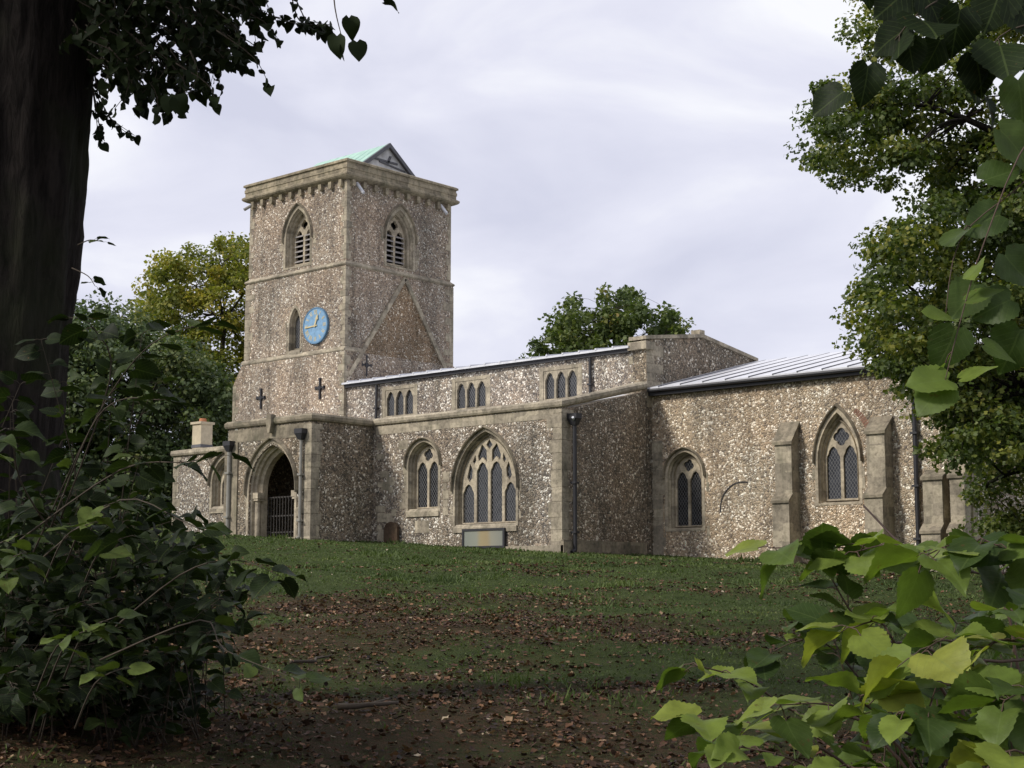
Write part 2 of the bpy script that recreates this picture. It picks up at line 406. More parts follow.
def window(key, F, u0, w, v0, vs, h, lights, foils=(), name='window', rec=.42, sur=.22, hd=True, mat='stone', louv=False, tr_mat='stone_pale', sill=True, label=None, blocks=True):
    """outer splay starts at w+sur on the wall face and narrows to w at depth rec"""
    W1 = w+sur*.55
    holes.setdefault(key, []).append(arch(u0, W1, v0-sur*.33, vs, h*(W1/w)**.9, 12))
    # ashlar dressing lying 14 mm proud of the flint
    prof = [(sur, .03), (sur, -.014), (sur*.55, -.014), (sur*.5, .06), (sur*.38, .10), (sur*.36, .17), (sur*.18, .22), (sur*.12, .30), (0, rec-.08), (0, rec+.12)]
    wn = sweep(F, u0, w, v0, vs, h, prof).build(name, M[mat], church)
    if label: wn['label'] = label
    tr = MB(); tr.prism(F, arch(u0, w+.03, v0-.03, vs, h*1.03, 12), rec, rec+.12, list(lights)+list(foils))
    tr.build('tracery', M[tr_mat], wn)
    gp = MB()
    if louv:
        for (c_, hw, b_, t_) in louv:
            k = 0; z = b_+.06
            while z < t_-.05:
                gp2 = MB(); gp2.hexa([F(c_-hw, z, rec-.02), F(c_+hw, z, rec-.02), F(c_+hw, z+.12, rec+.22), F(c_-hw, z+.12, rec+.22)],
                                     [F(c_-hw, z+.045, rec-.02), F(c_+hw, z+.045, rec-.02), F(c_+hw, z+.165, rec+.22), F(c_-hw, z+.165, rec+.22)])
                gp2.build('louvre', M['louvre'], wn); z += .21
        gp.prism(F, arch(u0, w+.05, v0-.05, vs, h*1.05, 12), rec+.26, rec+.30); gp.build('shade_backing', M['void'], wn)  # sheet coloured dark for the shade behind the louvres
    else:
        gp.prism(F, arch(u0, w+.02, v0-.02, vs, h*1.02, 12), rec+.06, rec+.09); gp.build('glass', M['glass'], wn)
    if hd: hood(F, u0, w, vs, h, sur-.02, .075, .10, .06).build('hood_mould', M['stone_dark'], wn)
    if sill:
        s_ = MB(); s_.hexa([F(u0-w-sur*.8, v0-.28, .05), F(u0+w+sur*.8, v0-.28, .05), F(u0+w+sur*.8, v0-.28, -.05), F(u0-w-sur*.8, v0-.28, -.05)],
                           [F(u0-w-sur*.8, v0-.02, .05), F(u0+w+sur*.8, v0-.02, .05), F(u0+w+sur*.8, v0-.12, -.05), F(u0-w-sur*.8, v0-.12, -.05)])
        s_.build('sill', M[mat], wn)
    return wn
class Stones(list):
    def build(s, name, mat, parent):
        for m_ in s: m_.build(name, mat, parent)
def jamb_blocks(F, u0, w, v0, v1, seed, lo=.1, hi=.34, ht=.3):
    r = random.Random(seed); out_ = Stones(); z = v0
    while z < v1:
        hh = ht*r.uniform(.8, 1.2)
        for s in (-1, 1):
            if r.random() < .65:
                e_ = r.uniform(lo, hi); a_, b_ = sorted((u0+s*w, u0+s*(w+e_)))
                out_.append(MB().prism(F, [(a_, z), (b_, z), (b_, z+hh-.02), (a_, z+hh-.02)], -.009, .05))
        z += hh
    return out_
def quoins(x, y, z0, z1, sx, sy, seed=1, short=.22, long=.42, h=.29, mat='stone', name='quoin_stonework', proud=.012):
    """corner at (x,y); sx,sy = direction of the outside"""
    r = random.Random(seed); mb = MB(); z = z0; k = 0
    while z < z1-.05:
        hh = min(h*r.uniform(.8, 1.25), z1-z); a_, b_ = (long, short) if k % 2 else (short, long)
        a_ *= r.uniform(.8, 1.2); b_ *= r.uniform(.8, 1.2)
        xa, xb = sorted((x+sx*proud, x-sx*a_)); ya, yb = sorted((y+sy*proud, y-sy*b_))
        mb.box(xa, ya, z+.006, xb, yb, z+hh-.006); z += hh; k += 1
    return mb.build(name, M[mat], church)

# --- tower -----------------------------------------------------------------
LW = 7.0
# belfry windows
def belfry(key, F, u0, lab):
    L = [arch(u0-.30, .24, 13.2, 14.20, .38, 8, .12), arch(u0+.30, .24, 13.2, 14.20, .38, 8, .12)]
    fo = [foil(u0, 14.80, .20)]
    window(key, F, u0, .60, 13.12, 14.15, 1.02, L, fo, 'belfry_window', rec=.34, sur=.28, louv=[(u0-.30, .25, 13.2, 14.5), (u0+.30, .25, 13.2, 14.5)], label=lab, sill=False)
belfry('tuS', FS(0), -2.92, 'belfry window above the clock'); belfry('tuE', FE(0), 2.93, 'belfry window above the roof scar')
window('tmS', FS(-.07), -2.92, .24, 9.6, 10.62, .5, [arch(-2.92, .2, 9.65, 10.6, .42, 8)], (), 'lancet_window', rec=.16, sur=.17, hd=False, sill=True, tr_mat='stone')
tw = MB()
def rect(u0, v0, u1, v1): return [(u0, v0), (u1, v0), (u1, v1), (u0, v1)]
tw.prism(FS(0), rect(-6.0, 12.6, 0, 16.3), 0, .7, holes['tuS'])
tw.prism(FE(0), rect(.7, 12.6, 5.9, 16.3), 0, .7, holes['tuE'])
tw.box(-6.0, .7, 12.6, -5.3, 5.9, 16.3); tw.box(-5.3, 5.2, 12.6, -.7, 5.9, 16.3)
tw.box(-5.3, .9, 16.3, -.7, 5.2, 16.45)
# middle stage
tw.prism(FS(-.07), rect(-6.10, 9.2, .07, 12.7), 0, .8, holes['tmS'])
tw.box(-6.10, .73, 9.2, .07, 6.0, 12.7)
# lower stage
tw.box(-6.16, -.13, -1.5, .13, 6.06, 9.25)
# west face splays out into a broad base
tw.hexa([(-6.16, -.13, 8.75), (-6.16, 6.06, 8.75), (-6.155, 6.06, 8.75), (-6.155, -.13, 8.75)], [(-6.16, -.13, 9.24), (-6.16, 6.06, 9.24), (-6.155, 6.06, 9.24), (-6.155, -.13, 9.24)])
twall = tw.build('tower_wall', M['flint_tower'], church)
tb = MB(); tb.hexa([(-6.7, -.14, -1), (-6.1, -.14, -1), (-6.1, 6.0, -1), (-6.7, 6.0, -1)], [(-6.7, -.14, 8.45), (-6.1, -.14, 8.45), (-6.1, 6.0, 8.45), (-6.7, 6.0, 8.45)])
tb.hexa([(-6.7, -.14, 8.452), (-6.1, -.14, 8.452), (-6.1, 6.0, 8.452), (-6.7, 6.0, 8.452)], [(-6.2, -.14, 9.2), (-6.1, -.14, 9.2), (-6.1, 6.0, 9.2), (-6.2, 6.0, 9.2)])
tb.build('tower_buttress', M['flint_tower'], church)
# darker old-roof scar on the east face
sc_ap, sc_b = 12.55, 8.3
tri = MB(); tri.prism(FE(.07), [(.25, sc_b), (6.0, sc_b), (3.12, sc_ap)], -.012, .02)
tri.build('blocked_gable', M['flint_brown'], church)
def crease(y0, z0, y1, z1):
    mb = MB(); dy, dz = y1-y0, z1-z0; L = math.hypot(dy, dz); ny_, nz_ = -dz/L*.085, dy/L*.085
    if nz_ < 0: ny_, nz_ = -ny_, -nz_
    p = [(y0-ny_, z0-nz_), (y1-ny_, z1-nz_), (y1+ny_, z1+nz_), (y0+ny_, z0+nz_)]
    mb.prism(FE(.07), p, -.09, .02); return mb.build('roof_crease', M['stone'], church)
crease(3.12, 12.56, .12, 8.3); crease(3.13, 12.55, 6.05, 8.3)
def ringbox(x0, y0, x1, y1, z0, z1, off, inner=.5):
    mb = MB(); a_, b_, c_, d_ = x0-off, y0-off, x1+off, y1+off; i = off+inner
    mb.box(a_, b_, z0, c_, b_+i, z1); mb.box(a_, d_-i, z0, c_, d_, z1)
    mb.box(a_, b_+i, z0, a_+i, d_-i, z1); mb.box(c_-i, b_+i, z0, c_, d_-i, z1); return mb
def bandring(x0, y0, x1, y1, prof):
    """outer moulding: prof = (offset, z)"""
    mb = MB(); mb.loft([[(x0-o, y0-o, z), (x1+o, y0-o, z), (x1+o, y1+o, z), (x0-o, y1+o, z)] for o, z in prof]); return mb
pr = bandring(-6.0, 0, 0, 5.9, [(-.4, 16.12), (.0, 16.12), (.10, 16.14), (.22, 16.2), (.27, 16.26), (.27, 16.33), (.20, 16.38), (.165, 16.40), (.165, 16.53), (.19, 16.55), (.19, 16.67), (.165, 16.69), (.165, 16.78), (.23, 16.80), (.23, 16.88), (.15, 16.93), (-.3, 16.93), (-.3, 16.4)])
pr.build('parapet', M['stone_mid'], church)
bandring(-6.0, 0, 0, 5.9, [(-.05, 12.90), (.05, 12.80), (.12, 12.75), (.14, 12.70), (.11, 12.66), (.06, 12.63), (-.05, 12.60)]).build('string_course', M['stone'], church)
lsc = MB(); lsc.loft([[(-6.2, -.13-o, z), (.14+o*0, -.13-o, z)] for o, z in [(-.04, 9.42), (.0, 9.36), (.035, 9.30), (.03, 9.25), (-.02, 9.22)]], closed=False)
lsc.loft([[(.13+o, -.13-o, z), (.13+o, .9, z)] for o, z in [(-.04, 9.42), (.0, 9.36), (.035, 9.30), (.03, 9.25), (-.02, 9.22)]], closed=False)
lsc.build('string_course', M['stone'], church)
for k in range(10):
    for F, u in ((FS(0), -5.72+k*.605), (FE(0), .25+k*.60)):
        cb = MB(); q = [(u+.095*math.cos(t), 15.97+.105*math.sin(t)) for t in (math.pi+math.pi*i/8 for i in range(9))]+[(u+.085, 16.13), (u-.085, 16.13)]
        hh = random.uniform(.0, .05)
        cb.prism(F, [(a_, b_-hh*(b_ < 16)) for a_, b_ in q], -.15, .03); cb.build('corbel', M['stone_mid'], church)
for p0, p1 in (((.02, .50, 16.05), (.42, .50, 15.58)), ((-5.8, -.1, 16.0), (-5.95, -.38, 15.78)), ((.02, 5.25, 16.05), (.40, 5.25, 15.62))):
    MB().tube([p0, p1], .065, 10).build('waterspout', M['pipe_grey'] if p0[0] < 0 else M['lead'], church)
for i_, (x, y, z0, z1, mt_) in enumerate(((0, 0, 12.92, 16.1, 'stone'), (-6.0, 0, 12.92, 16.1, 'stone'), (0, 5.9, 12.92, 16.1, 'stone'))):
    quoins(x, y, z0, z1, 1 if x == 0 else -1, -1 if y == 0 else 1, i_, .14, .26, mat=mt_)
quoins(.07, -.07, 9.44, 12.6, 1, -1, 11, .14, .28); quoins(-6.1, -.07, 9.44, 12.6, -1, -1, 12, .3, .5); quoins(.07, 6.0, 8, 12.6, 1, 1, 13, .2, .5)
quoins(.13, -.13, 5.8, 9.2, 1, -1, 14, .12, .3); quoins(-6.7, -.14, 5, 8.45, -1, -1, 15, .2, .4)
jamb_blocks(FS(0), -2.92, .93, 13.1, 14.3, 5, .05, .2).build('jamb_stone', M['stone'], church)
jamb_blocks(FE(0), 2.93, .93, 13.1, 14.3, 6, .05, .2).build('jamb_stone', M['stone'], church)
jamb_blocks(FS(-.07), -2.92, .46, 9.4, 10.7, 7, .03, .1).build('jamb_stone', M['stone'], church)
# tower roof: copper gable
xr0, xr1, ya, za, hw, zb = -5.4, -1.0, 3.15, 18.42, 2.15, 16.78
rf = MB(); th = .06
for s in (-1, 1):
    rf.hexa([(xr0, ya+s*hw, zb-th), (xr1+.12, ya+s*hw, zb-th), (xr1+.12, ya, za-th), (xr0, ya, za-th)], [(xr0, ya+s*hw, zb), (xr1+.12, ya+s*hw, zb), (xr1+.12, ya, za), (xr0, ya, za)])
tr_ = rf.build('tower_roof', M['copper'], church)
x = xr0+.3
while x < xr1:
    q = MB()
    for s in (-1, 1):
        q.hexa([(x, ya+s*hw, zb), (x+.05, ya+s*hw, zb), (x+.05, ya, za), (x, ya, za)], [(x, ya+s*hw, zb+.035), (x+.04, ya+s*hw, zb+.035), (x+.04, ya, za+.012), (x, ya, za+.012)])
    q.build('roof_seam', M['copper'], tr_); x += .5
gw = MB(); gw.prism(FE(xr1), [(ya-hw+.1, zb-.35), (ya+hw-.1, zb-.35), (ya+hw-.1, zb+.05), (ya, za-.08), (ya-hw+.1, zb+.05)], 0, .1); gwo = gw.build('roof_gable', M['gable_board'], church)
fr = MB()
for p in ([(ya-.75, 17.62), (ya+.55, 17.62), (ya+.55, 17.70), (ya-.75, 17.70)], [(ya-.1, 17.55), (ya+.02, 17.55), (ya+.2, 17.92), (ya+.08, 17.92)], [(ya-.5, 17.55), (ya+1.0, 17.40), (ya+1.0, 17.46), (ya-.5, 17.62)]):
    fr.prism(FE(xr1), p, -.04, .02)
fr.build('gable_batten', M['lead_dark'], gwo)
vb = MB()
for s in (-1, 1): vb.hexa([(xr1+.02, ya+s*hw, zb-.16), (xr1+.15, ya+s*hw, zb-.16), (xr1+.15, ya, za-.16), (xr1+.02, ya, za-.16)], [(xr1+.02, ya+s*hw, zb+.03), (xr1+.15, ya+s*hw, zb+.03), (xr1+.15, ya, za+.03), (xr1+.02, ya, za+.03)])
vb.build('verge_board', M['lead_dark'], gwo)
# clock
cu, cv, cr = -1.58, 10.40, .70
ckm = plain('clock_blue', (.19, .35, .53), .55, vary=.25, scale=6); gold = plain('gilding', (.62, .52, .28), .4, vary=.1)
ck = MB(); F = FS(-.07)
def disc(F, u, v, r, d0, d1, n=40): return MB().prism(F, [(u+r*math.cos(t), v+r*math.sin(t)) for t in (2*math.pi*i/n for i in range(n))], d0, d1)
clock = disc(F, cu, cv, cr, -.09, .02).build('clock_face', ckm, church)
rim = MB(); rim.prism(F, [(cu+(cr+.035)*math.cos(t), cv+(cr+.035)*math.sin(t)) for t in (2*math.pi*i/40 for i in range(40))], -.105, .01, [[(cu+(cr-.015)*math.cos(t), cv+(cr-.015)*math.sin(t)) for t in (2*math.pi*i/40 for i in range(40))]])
rim.build('rim', plain('clock_rim_blue', (.10, .22, .36), .5), clock)
ROM = ['XII', 'I', 'II', 'III', 'IV', 'V', 'VI', 'VII', 'VIII', 'IX', 'X', 'XI']
def stroke(mb, F, a_, b_, wd, d0, d1):
    dx, dy = b_[0]-a_[0], b_[1]-a_[1]; L = math.hypot(dx, dy); nx, ny_ = -dy/L*wd/2, dx/L*wd/2
    mb.prism(F, [(a_[0]-nx, a_[1]-ny_), (b_[0]-nx, b_[1]-ny_), (b_[0]+nx, b_[1]+ny_), (a_[0]+nx, a_[1]+ny_)], d0, d1)
for h_, txt in enumerate(ROM):
    nu = MB()
    an = math.pi/2-h_*math.pi/6; wid = {'I': .045, 'V': .10, 'X': .10}; tot = sum(wid[c] for c in txt); x = -tot/2
    er = (math.cos(an), math.sin(an)); et = (math.sin(an), -math.cos(an))
    def P(a_, r_): return (cu+er[0]*r_+et[0]*a_, cv+er[1]*r_+et[1]*a_)
    for i_, c in enumerate(txt):
        w_ = wid[c]; r0, r1 = .45, .63; dd = -.096-.001*i_
        if c == 'I': stroke(nu, F, P(x+w_/2, r0), P(x+w_/2, r1), .022, dd, -.088)
        if c == 'V': stroke(nu, F, P(x+.015, r1), P(x+w_/2, r0), .024, dd, -.088); stroke(nu, F, P(x+w_-.015, r1), P(x+w_/2, r0), .014, dd-.0005, -.088)
        if c == 'X': stroke(nu, F, P(x+.01, r1), P(x+w_-.01, r0), .024, dd, -.088); stroke(nu, F, P(x+w_-.01, r1), P(x+.01, r0), .014, dd-.0005, -.088)
        x += w_
    nu.build('hour_numeral', gold, clock)
hd_ = MB(); stroke(hd_, F, (cu+.12, cv-.005), (cu-.58, cv-.04), .05, -.125, -.112); hd_.build('minute_hand', gold, clock)
hd_ = MB(); stroke(hd_, F, (cu-.02, cv-.06), (cu+.14, cv+.36), .07, -.135, -.127)
hd_.prism(F, [(cu+.03, cv+.26), (cu+.19, cv+.22), (cu+.17, cv+.46)], -.136, -.126); hd_.build('hour_hand', gold, clock)
def anchor(F, u, v, s=.42):
    mb = MB(); mb.prism(F, rect(u-.035, v-s, u+.035, v+s), -.07, .01); mb.prism(F, rect(u-.26, v+.0, u+.26, v+.07), -.075, .01)
    mb.prism(F, rect(u-.08, v-.05, u+.08, v+.11), -.085, .01)
    for a_ in ((u-.06, v+s-.05, u+.06, v+s), (u-.26, v-.03, u-.21, v+.10), (u+.21, v-.03, u+.26, v+.10)): mb.prism(F, rect(*a_), -.068, .01)
    mb.build('wall_anchor', M['iron'], church)
anchor(FS(-.13), -4.86, 7.75); anchor(FS(-.13), -1.24, 7.85); anchor(FE(.07), 1.05, 8.75)

# --- nave and clerestory -----------------------------------------------------
for u0, (lo_, hi_) in zip((3.08, 6.75, 10.95), ((0, 0), (0, 0), (0, 0))):
    lights = [arch(u0+k*.50, .205, 6.50, 7.08, .34, 8, .12) for k in (-1, 0, 1)]
    # rectangular stone panel with three cusped lights
    holes.setdefault('cl', []).append(rect(u0-.80, 6.45, u0+.80, 7.50))
    cwm = MB(); cwm.prism(FS(0), rect(u0-.95, 6.35, u0+.95, 7.60), -.008, .03, [rect(u0-.78, 6.47, u0+.78, 7.48)])
    cw = cwm.build('clerestory_window', M['stone'], church)
    t_ = MB(); t_.prism(FS(0), rect(u0-.85, 6.40, u0+.85, 7.56), .015, .14, lights); t_.build('tracery', M['stone'], cw)
    t_ = MB(); t_.prism(FS(0), rect(u0-.83, 6.42, u0+.83, 7.54), .10, .13); t_.build('glass', M['glass'], cw)
nv = MB(); nv.prism(FS(0), rect(.13, 4.5, XN, 7.86), 0, .5, holes['cl'])
nv.box(.13, 5.9, 0, XN, 6.4, 7.86); nv.box(.13, .5, 4.5, 1, 5.9, 7.8)
nv.box(.13, 0, -1, XN-.3, .4, 4.45)
nv.build('nave_wall', M['flint_clere'], church)
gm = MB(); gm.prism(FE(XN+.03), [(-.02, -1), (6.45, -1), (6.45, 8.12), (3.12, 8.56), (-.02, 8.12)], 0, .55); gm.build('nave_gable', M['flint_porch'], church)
cp = MB()
for a_, b_ in (((-.12, 8.12), (3.12, 8.56)), ((3.12, 8.56), (6.55, 8.10))):
    cp.hexa([(XN-.60, a_[0], a_[1]), (XN+.12, a_[0], a_[1]), (XN+.12, b_[0], b_[1]), (XN-.60, b_[0], b_[1])], [(XN-.60, a_[0], a_[1]+.12), (XN+.12, a_[0], a_[1]+.12), (XN+.12, b_[0], b_[1]+.12), (XN-.60, b_[0], b_[1]+.12)])
cp.box(XN-.28, 2.98, 8.65, XN+.08, 3.28, 8.82); cp.box(XN-.62, -.16, 7.80, XN+.14, .35, 8.06)
cp.build('gable_coping', M['stone'], church)
quoins(XN+.03, 0, 5.9, 8.0, 1, -1, 21, .5, .8, mat='stone')
rm = MB()
for s, (y0, y1) in enumerate(((-.22, 3.12), (3.12, 6.6))):
    z0, z1 = (7.95, 8.45) if s == 0 else (8.45, 7.95)
    rm.hexa([(.08, y0, z0-.07), (XN-.55, y0, z0-.07), (XN-.55, y1, z1-.07), (.08, y1, z1-.07)], [(.08, y0, z0), (XN-.55, y0, z0), (XN-.55, y1, z1), (.08, y1, z1)])
nr = rm.build('nave_roof', M['lead'], church)
x = .4
while x < XN-.7:
    q = MB(); q.hexa([(x, -.24, 7.94), (x+.06, -.24, 7.94), (x+.06, 3.12, 8.45), (x, 3.12, 8.45)], [(x, -.24, 8.0), (x+.06, -.24, 8.0), (x+.06, 3.12, 8.50), (x, 3.12, 8.50)]); q.build('roof_seam', M['lead'], nr); x += .72
MB().box(.13, -.12, 7.76, XN-.6, -.002, 7.885).build('eaves_board', M['iron'], church)

# --- aisle ---------------------------------------------------------------------
FA = FS(YA)
window('ai', FA, 8.66, .56, 2.66, 4.08, .62, [arch(8.66-.27, .225, 2.70, 3.85, .34, 8, .12), arch(8.66+.27, .225, 2.70, 3.85, .34, 8, .12)], [foil(8.66, 4.42, .21, 4, 24, .5)], 'aisle_window', sur=.24, rec=.24, tr_mat='stone_pale')
uc = 11.42
L4 = [arch(uc+k*.60, .245, 2.13, (3.0, 3.68)[abs(k) < 1], .36, 8, .12) for k in (-1.5, -.5, .5, 1.5)]
def dagger(u, v, w_, h_, lean=0): return [(u, v-h_/2), (u+w_/2+lean*.3, v), (u+lean, v+h_/2), (u-w_/2+lean*.3, v)]
def fat(u, v, w_, h_, lean=0, n=14):
    return [(u+lean*(math.sin(t)*.5+.5)+w_/2*math.cos(t), v+h_/2*math.sin(t)) for t in (2*math.pi*i/n for i in range(n))]
fo = []
for s in (-1, 1):
    fo += [[(uc+s*.86, 3.42), (uc+s*.96, 3.58), (uc+s*.90, 3.80), (uc+s*.83, 4.02), (uc+s*.72, 3.82), (uc+s*.74, 3.56)][::s],
           [(uc+s*.10, 4.02), (uc+s*.30, 4.20), (uc+s*.46, 4.06), (uc+s*.50, 4.24), (uc+s*.32, 4.62), (uc+s*.12, 4.42)][::s],
           [(uc+s*.64, 3.98), (uc+s*.72, 4.08), (uc+s*.60, 4.30), (uc+s*.57, 4.10)][::s]]
fo += [[(uc-.14, 4.58), (uc, 4.44), (uc+.14, 4.58), (uc, 4.76)]]
window('ai', FA, uc, 1.20, 2.09, 3.20, 1.66, L4, fo, 'aisle_window', sur=.20, rec=.20, tr_mat='stone_pale', label='large four light aisle window')
ai = MB(); ai.prism(FA, rect(1.9, -.5, XN, 5.56), 0, .6, holes['ai'])
ai.prism(FE(XN), [(YA+.6, -.5), (-.03, -.5), (-.03, 6.40), (YA+.6, 5.56)], 0, .5)
ai.build('aisle_wall', M['flint_aisle'], church)
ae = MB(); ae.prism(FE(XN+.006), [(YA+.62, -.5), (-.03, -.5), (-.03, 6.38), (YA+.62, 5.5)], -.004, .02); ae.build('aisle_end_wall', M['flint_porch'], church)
cpn = MB()
cpn.loft([[(6.30, YA-o, z), (XN+o, YA-o, z)] for o, z in [(0, 5.52), (.07, 5.54), (.10, 5.60), (.10, 5.69), (.02, 5.76), (-.3, 5.78)]], closed=False)
cpn.loft([[(XN+o, YA-o, z), (XN+o, -.05, z+.97)] for o, z in [(0, 5.50), (.07, 5.54), (.10, 5.60), (.10, 5.69), (.02, 5.76), (-.3, 5.78)]], closed=False)
cpn.build('aisle_coping', M['stone'], church)
fb = MB(); fb.prism(FA, rect(6.4, 5.2, XN-.3, 5.49), -.010, .02); fb.build('ashlar_band', M['stone'], church)
arf = MB(); arf.hexa([(5.9, YA+.3, 5.3), (XN-.3, YA+.3, 5.3), (XN-.3, -.005, 5.5), (5.9, -.14, 5.5)], [(5.9, YA+.3, 5.58), (XN-.3, YA+.3, 5.58), (XN-.3, -.005, 6.39), (5.9, -.14, 6.39)])
arf.build('aisle_roof', M['lead'], church)
arf = MB(); arf.hexa([(-4.9, YA+.25, 4.9), (1.95, YA+.25, 4.9), (1.95, -.14, 4.9), (-4.9, -.14, 4.9)], [(-4.9, YA+.25, 5.22), (1.95, YA+.25, 5.22), (1.95, -.14, 6.1), (-4.9, -.14, 6.1)])
arf.build('vestry_roof', M['lead'], church)
quoins(XN, YA, 1.0, 5.48, 1, -1, 31, .38, .5, h=.42, proud=.014)
pl = MB(); pl.box(10.0, YA-.07, .6, XN+.10, YA-.001, 1.34); pl.build('plinth', M['stone'], church)
pl = MB(); pl.box(XN+.006, YA-.07, .6, XN+.12, -.2, 1.50); pl.build('plinth', M['stone_dark'], church)
jamb_blocks(FA, 8.72, .85, 2.4, 3.9, 8, .08, .3).build('jamb_stone', M['stone'], church)
jamb_blocks(FA, uc, 1.44, 1.9, 3.2, 9, .03, .12).build('jamb_stone', M['stone'], church)
ash = Stones(); r = random.Random(4)
for k in range(26):
    u = r.uniform(6.4, 8.0); v = r.uniform(1.6, 5.0)
    if r.random() < .6: u = r.uniform(6.4, 7.0)
    if abs(u-8.72) < 1.0: continue
    wd, hh = r.uniform(.2, .5), r.uniform(.15, .3); ash.append(MB().prism(FA, rect(u, v, u+wd, v+hh), -.004-.001*k*.3, .02))
ash.append(MB().prism(FA, rect(8.3, 1.85, 8.95, 2.25), -.006, .02))
ash.build('ashlar_stone', M['stone'], church)

# --- porch -----------------------------------------------------------------------
FP = FS(YP); px0, px1 = 1.9, 6.26; pc = 4.28
pw = MB(); door = arch(pc, 1.17, .8, 3.35, 1.46, 12)
window_h = door
pw.prism(FP, rect(px0, -.5, px1, 5.5), 0, .6, [door])
pw.prism(FE(px1), rect(YP+.6, -.5, YA+.3, 5.5), 0, .5)
pw.box(px0, YP+.6, -.5, px0+.4, YA+.3, 5.5)
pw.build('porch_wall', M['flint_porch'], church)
dm = sweep(FP, pc, .95, 1.0, 3.3, 1.30, [(.34, .03), (.34, -.014), (.24, -.014), (.23, .06), (.17, .10), (.17, .2), (.10, .24), (.10, .34), (0, .40), (0, .62)]).build('porch_arch', M['stone_pale'], church)
hood(FP, pc, .95, 3.3, 1.30, .33, .10, .12, .12).build('hood_mould', M['stone_dark'], dm)
for s in (-1, 1):
    mb = MB(); cx_ = pc+s*1.03; mb.tube([(cx_, YP+.28, 1.5), (cx_, YP+.28, 3.05)], .10, 12); mb.box(cx_-.17, YP+.12, 3.06, cx_+.17, YP+.44, 3.26); mb.box(cx_-.14, YP+.14, 2.98, cx_+.14, YP+.42, 3.055); mb.box(cx_-.15, YP+.12, 1.3, cx_+.15, YP+.44, 1.6)
    mb.build('arch_column', M['stone_pale'], church)
MB().box(px0+.4, YP+.6, 1.3, px1-.5, YA, float(ground_z(4, -5.5))+.03).build('porch_floor', M['stone_dark'], church)
MB().box(px0+.4, YP+.6, 5.2, px1-.5, YA, 5.3).build('porch_ceiling', M['void'], church)  # ceiling coloured near black for the porch's inner shade
MB().box(px0+.4, YA-.06, 1.3, px1-.5, YA-.02, 5.2).build('porch_shade_sheet', M['void'], church)  # dark sheet before the aisle wall, painted as the porch's inner shade
gz = float(ground_z(pc, YP)); gate = MB(); 
for k in range(13):
    u = pc-.90+k*.15; gate.prism(FP, rect(u-.011, gz+.08, u+.011, gz+1.42), .62, .64)
for v in (gz+.2, gz+.75, gz+1.38): gate.prism(FP, rect(pc-.94, v, pc+.94, v+.045), .645, .67)
gate.build('porch_gate', M['wood_pale'], church)
pcp = bandring(px0, YP, px1, 5.0, [(0, 5.40), (.10, 5.43), (.14, 5.50), (.12, 5.64), (.04, 5.74), (-.35, 5.78), (-.35, 5.5)])
# trim the band to the porch: rebuild with explicit lines
pcp = MB(); prf = [(0, 5.49), (.07, 5.51), (.10, 5.57), (.10, 5.67), (.03, 5.74), (-.35, 5.77)]
pcp.loft([[(px0-o, YA, z), (px0-o, YP-o, z), (px1+o, YP-o, z), (px1+o, YA-.1, z)] for o, z in prf], closed=False); pcp.build('porch_coping', M['stone_dark'], church)
MB().hexa([(px0+.2, YP+.2, 5.5), (px1-.2, YP+.2, 5.5), (px1-.2, YA+.35, 5.5), (px0+.2, YA+.35, 5.5)], [(px0+.2, YP+.2, 5.56), (px1-.2, YP+.2, 5.56), (px1-.2, YA+.35, 5.56), (px0+.2, YA+.35, 5.56)]).build('porch_roof', M['lead'], church)
ab = MB(); ab.prism(FP, rect(px0+.05, 5.0, px1-.02, 5.43), -.010, .02); ab.build('ashlar_band', M['stone_dark'], church)
fl = MB(); fl.prism(FP, [(pc-.04, 5.2), (pc+.06, 5.2), (pc+.13, 5.5), (pc+.12, 5.82), (pc-.1, 5.82), (pc-.11, 5.5)], -.20, .02); fl.build('carved_stone', M['stone_dark'], church)
quoins(px1, YP, 1.3, 5.4, 1, -1, 41, .34, .42, h=.36, mat='stone'); 
jamb_blocks(FP, pc, 1.28, 1.5, 3.4, 42, .02, .12).build('jamb_stone', M['stone'], church)
# porch corner strips and rainwater pipes
def pipe(x, y, z0, z1, r_=.055, mat='iron', hopper=True, outx=0, outy=-1, name='drainpipe'):
    mb = MB(); mb.tube([(x, y, z0), (x, y, z1)], r_, 10)
    z = z0+.5
    while z < z1-.3: mb.box(x-r_*1.5, y-r_*1.5, z, x+r_*1.5, y+r_*1.5, z+.06); z += 1.5
    mb.tube([(x, y, z0), (x+outx*.15, y+outy*.15, z0-.08)], r_*.98, 10)
    o_ = mb.build(name, M[mat], church)
    if hopper:
        hb = MB(); hb.hexa([(x-.08, y-.08, z1-.02), (x+.08, y-.08, z1-.02), (x+.08, y+.08, z1-.02), (x-.08, y+.08, z1-.02)], [(x-.18, y-.14, z1+.18), (x+.18, y-.14, z1+.18), (x+.18, y+.12, z1+.18), (x-.18, y+.12, z1+.18)])
        hb.box(x-.19, y-.15, z1+.181, x+.19, y+.12, z1+.34); hb.build('hopper_head', M['iron'], o_)
    return o_
pipe(2.12, YP-.1, float(ground_z(2.1, YP))+.1, 4.72, .07, 'pipe_grey'); pipe(5.86, YP-.1, float(ground_z(5.8, YP))+.1, 4.9, .055, 'pipe_grey')
st = MB(); st.box(1.80, YP-.05, 0, 2.5, YP-.002, 5.0); st.build('corner_pilaster', M['stone_dark'], church)

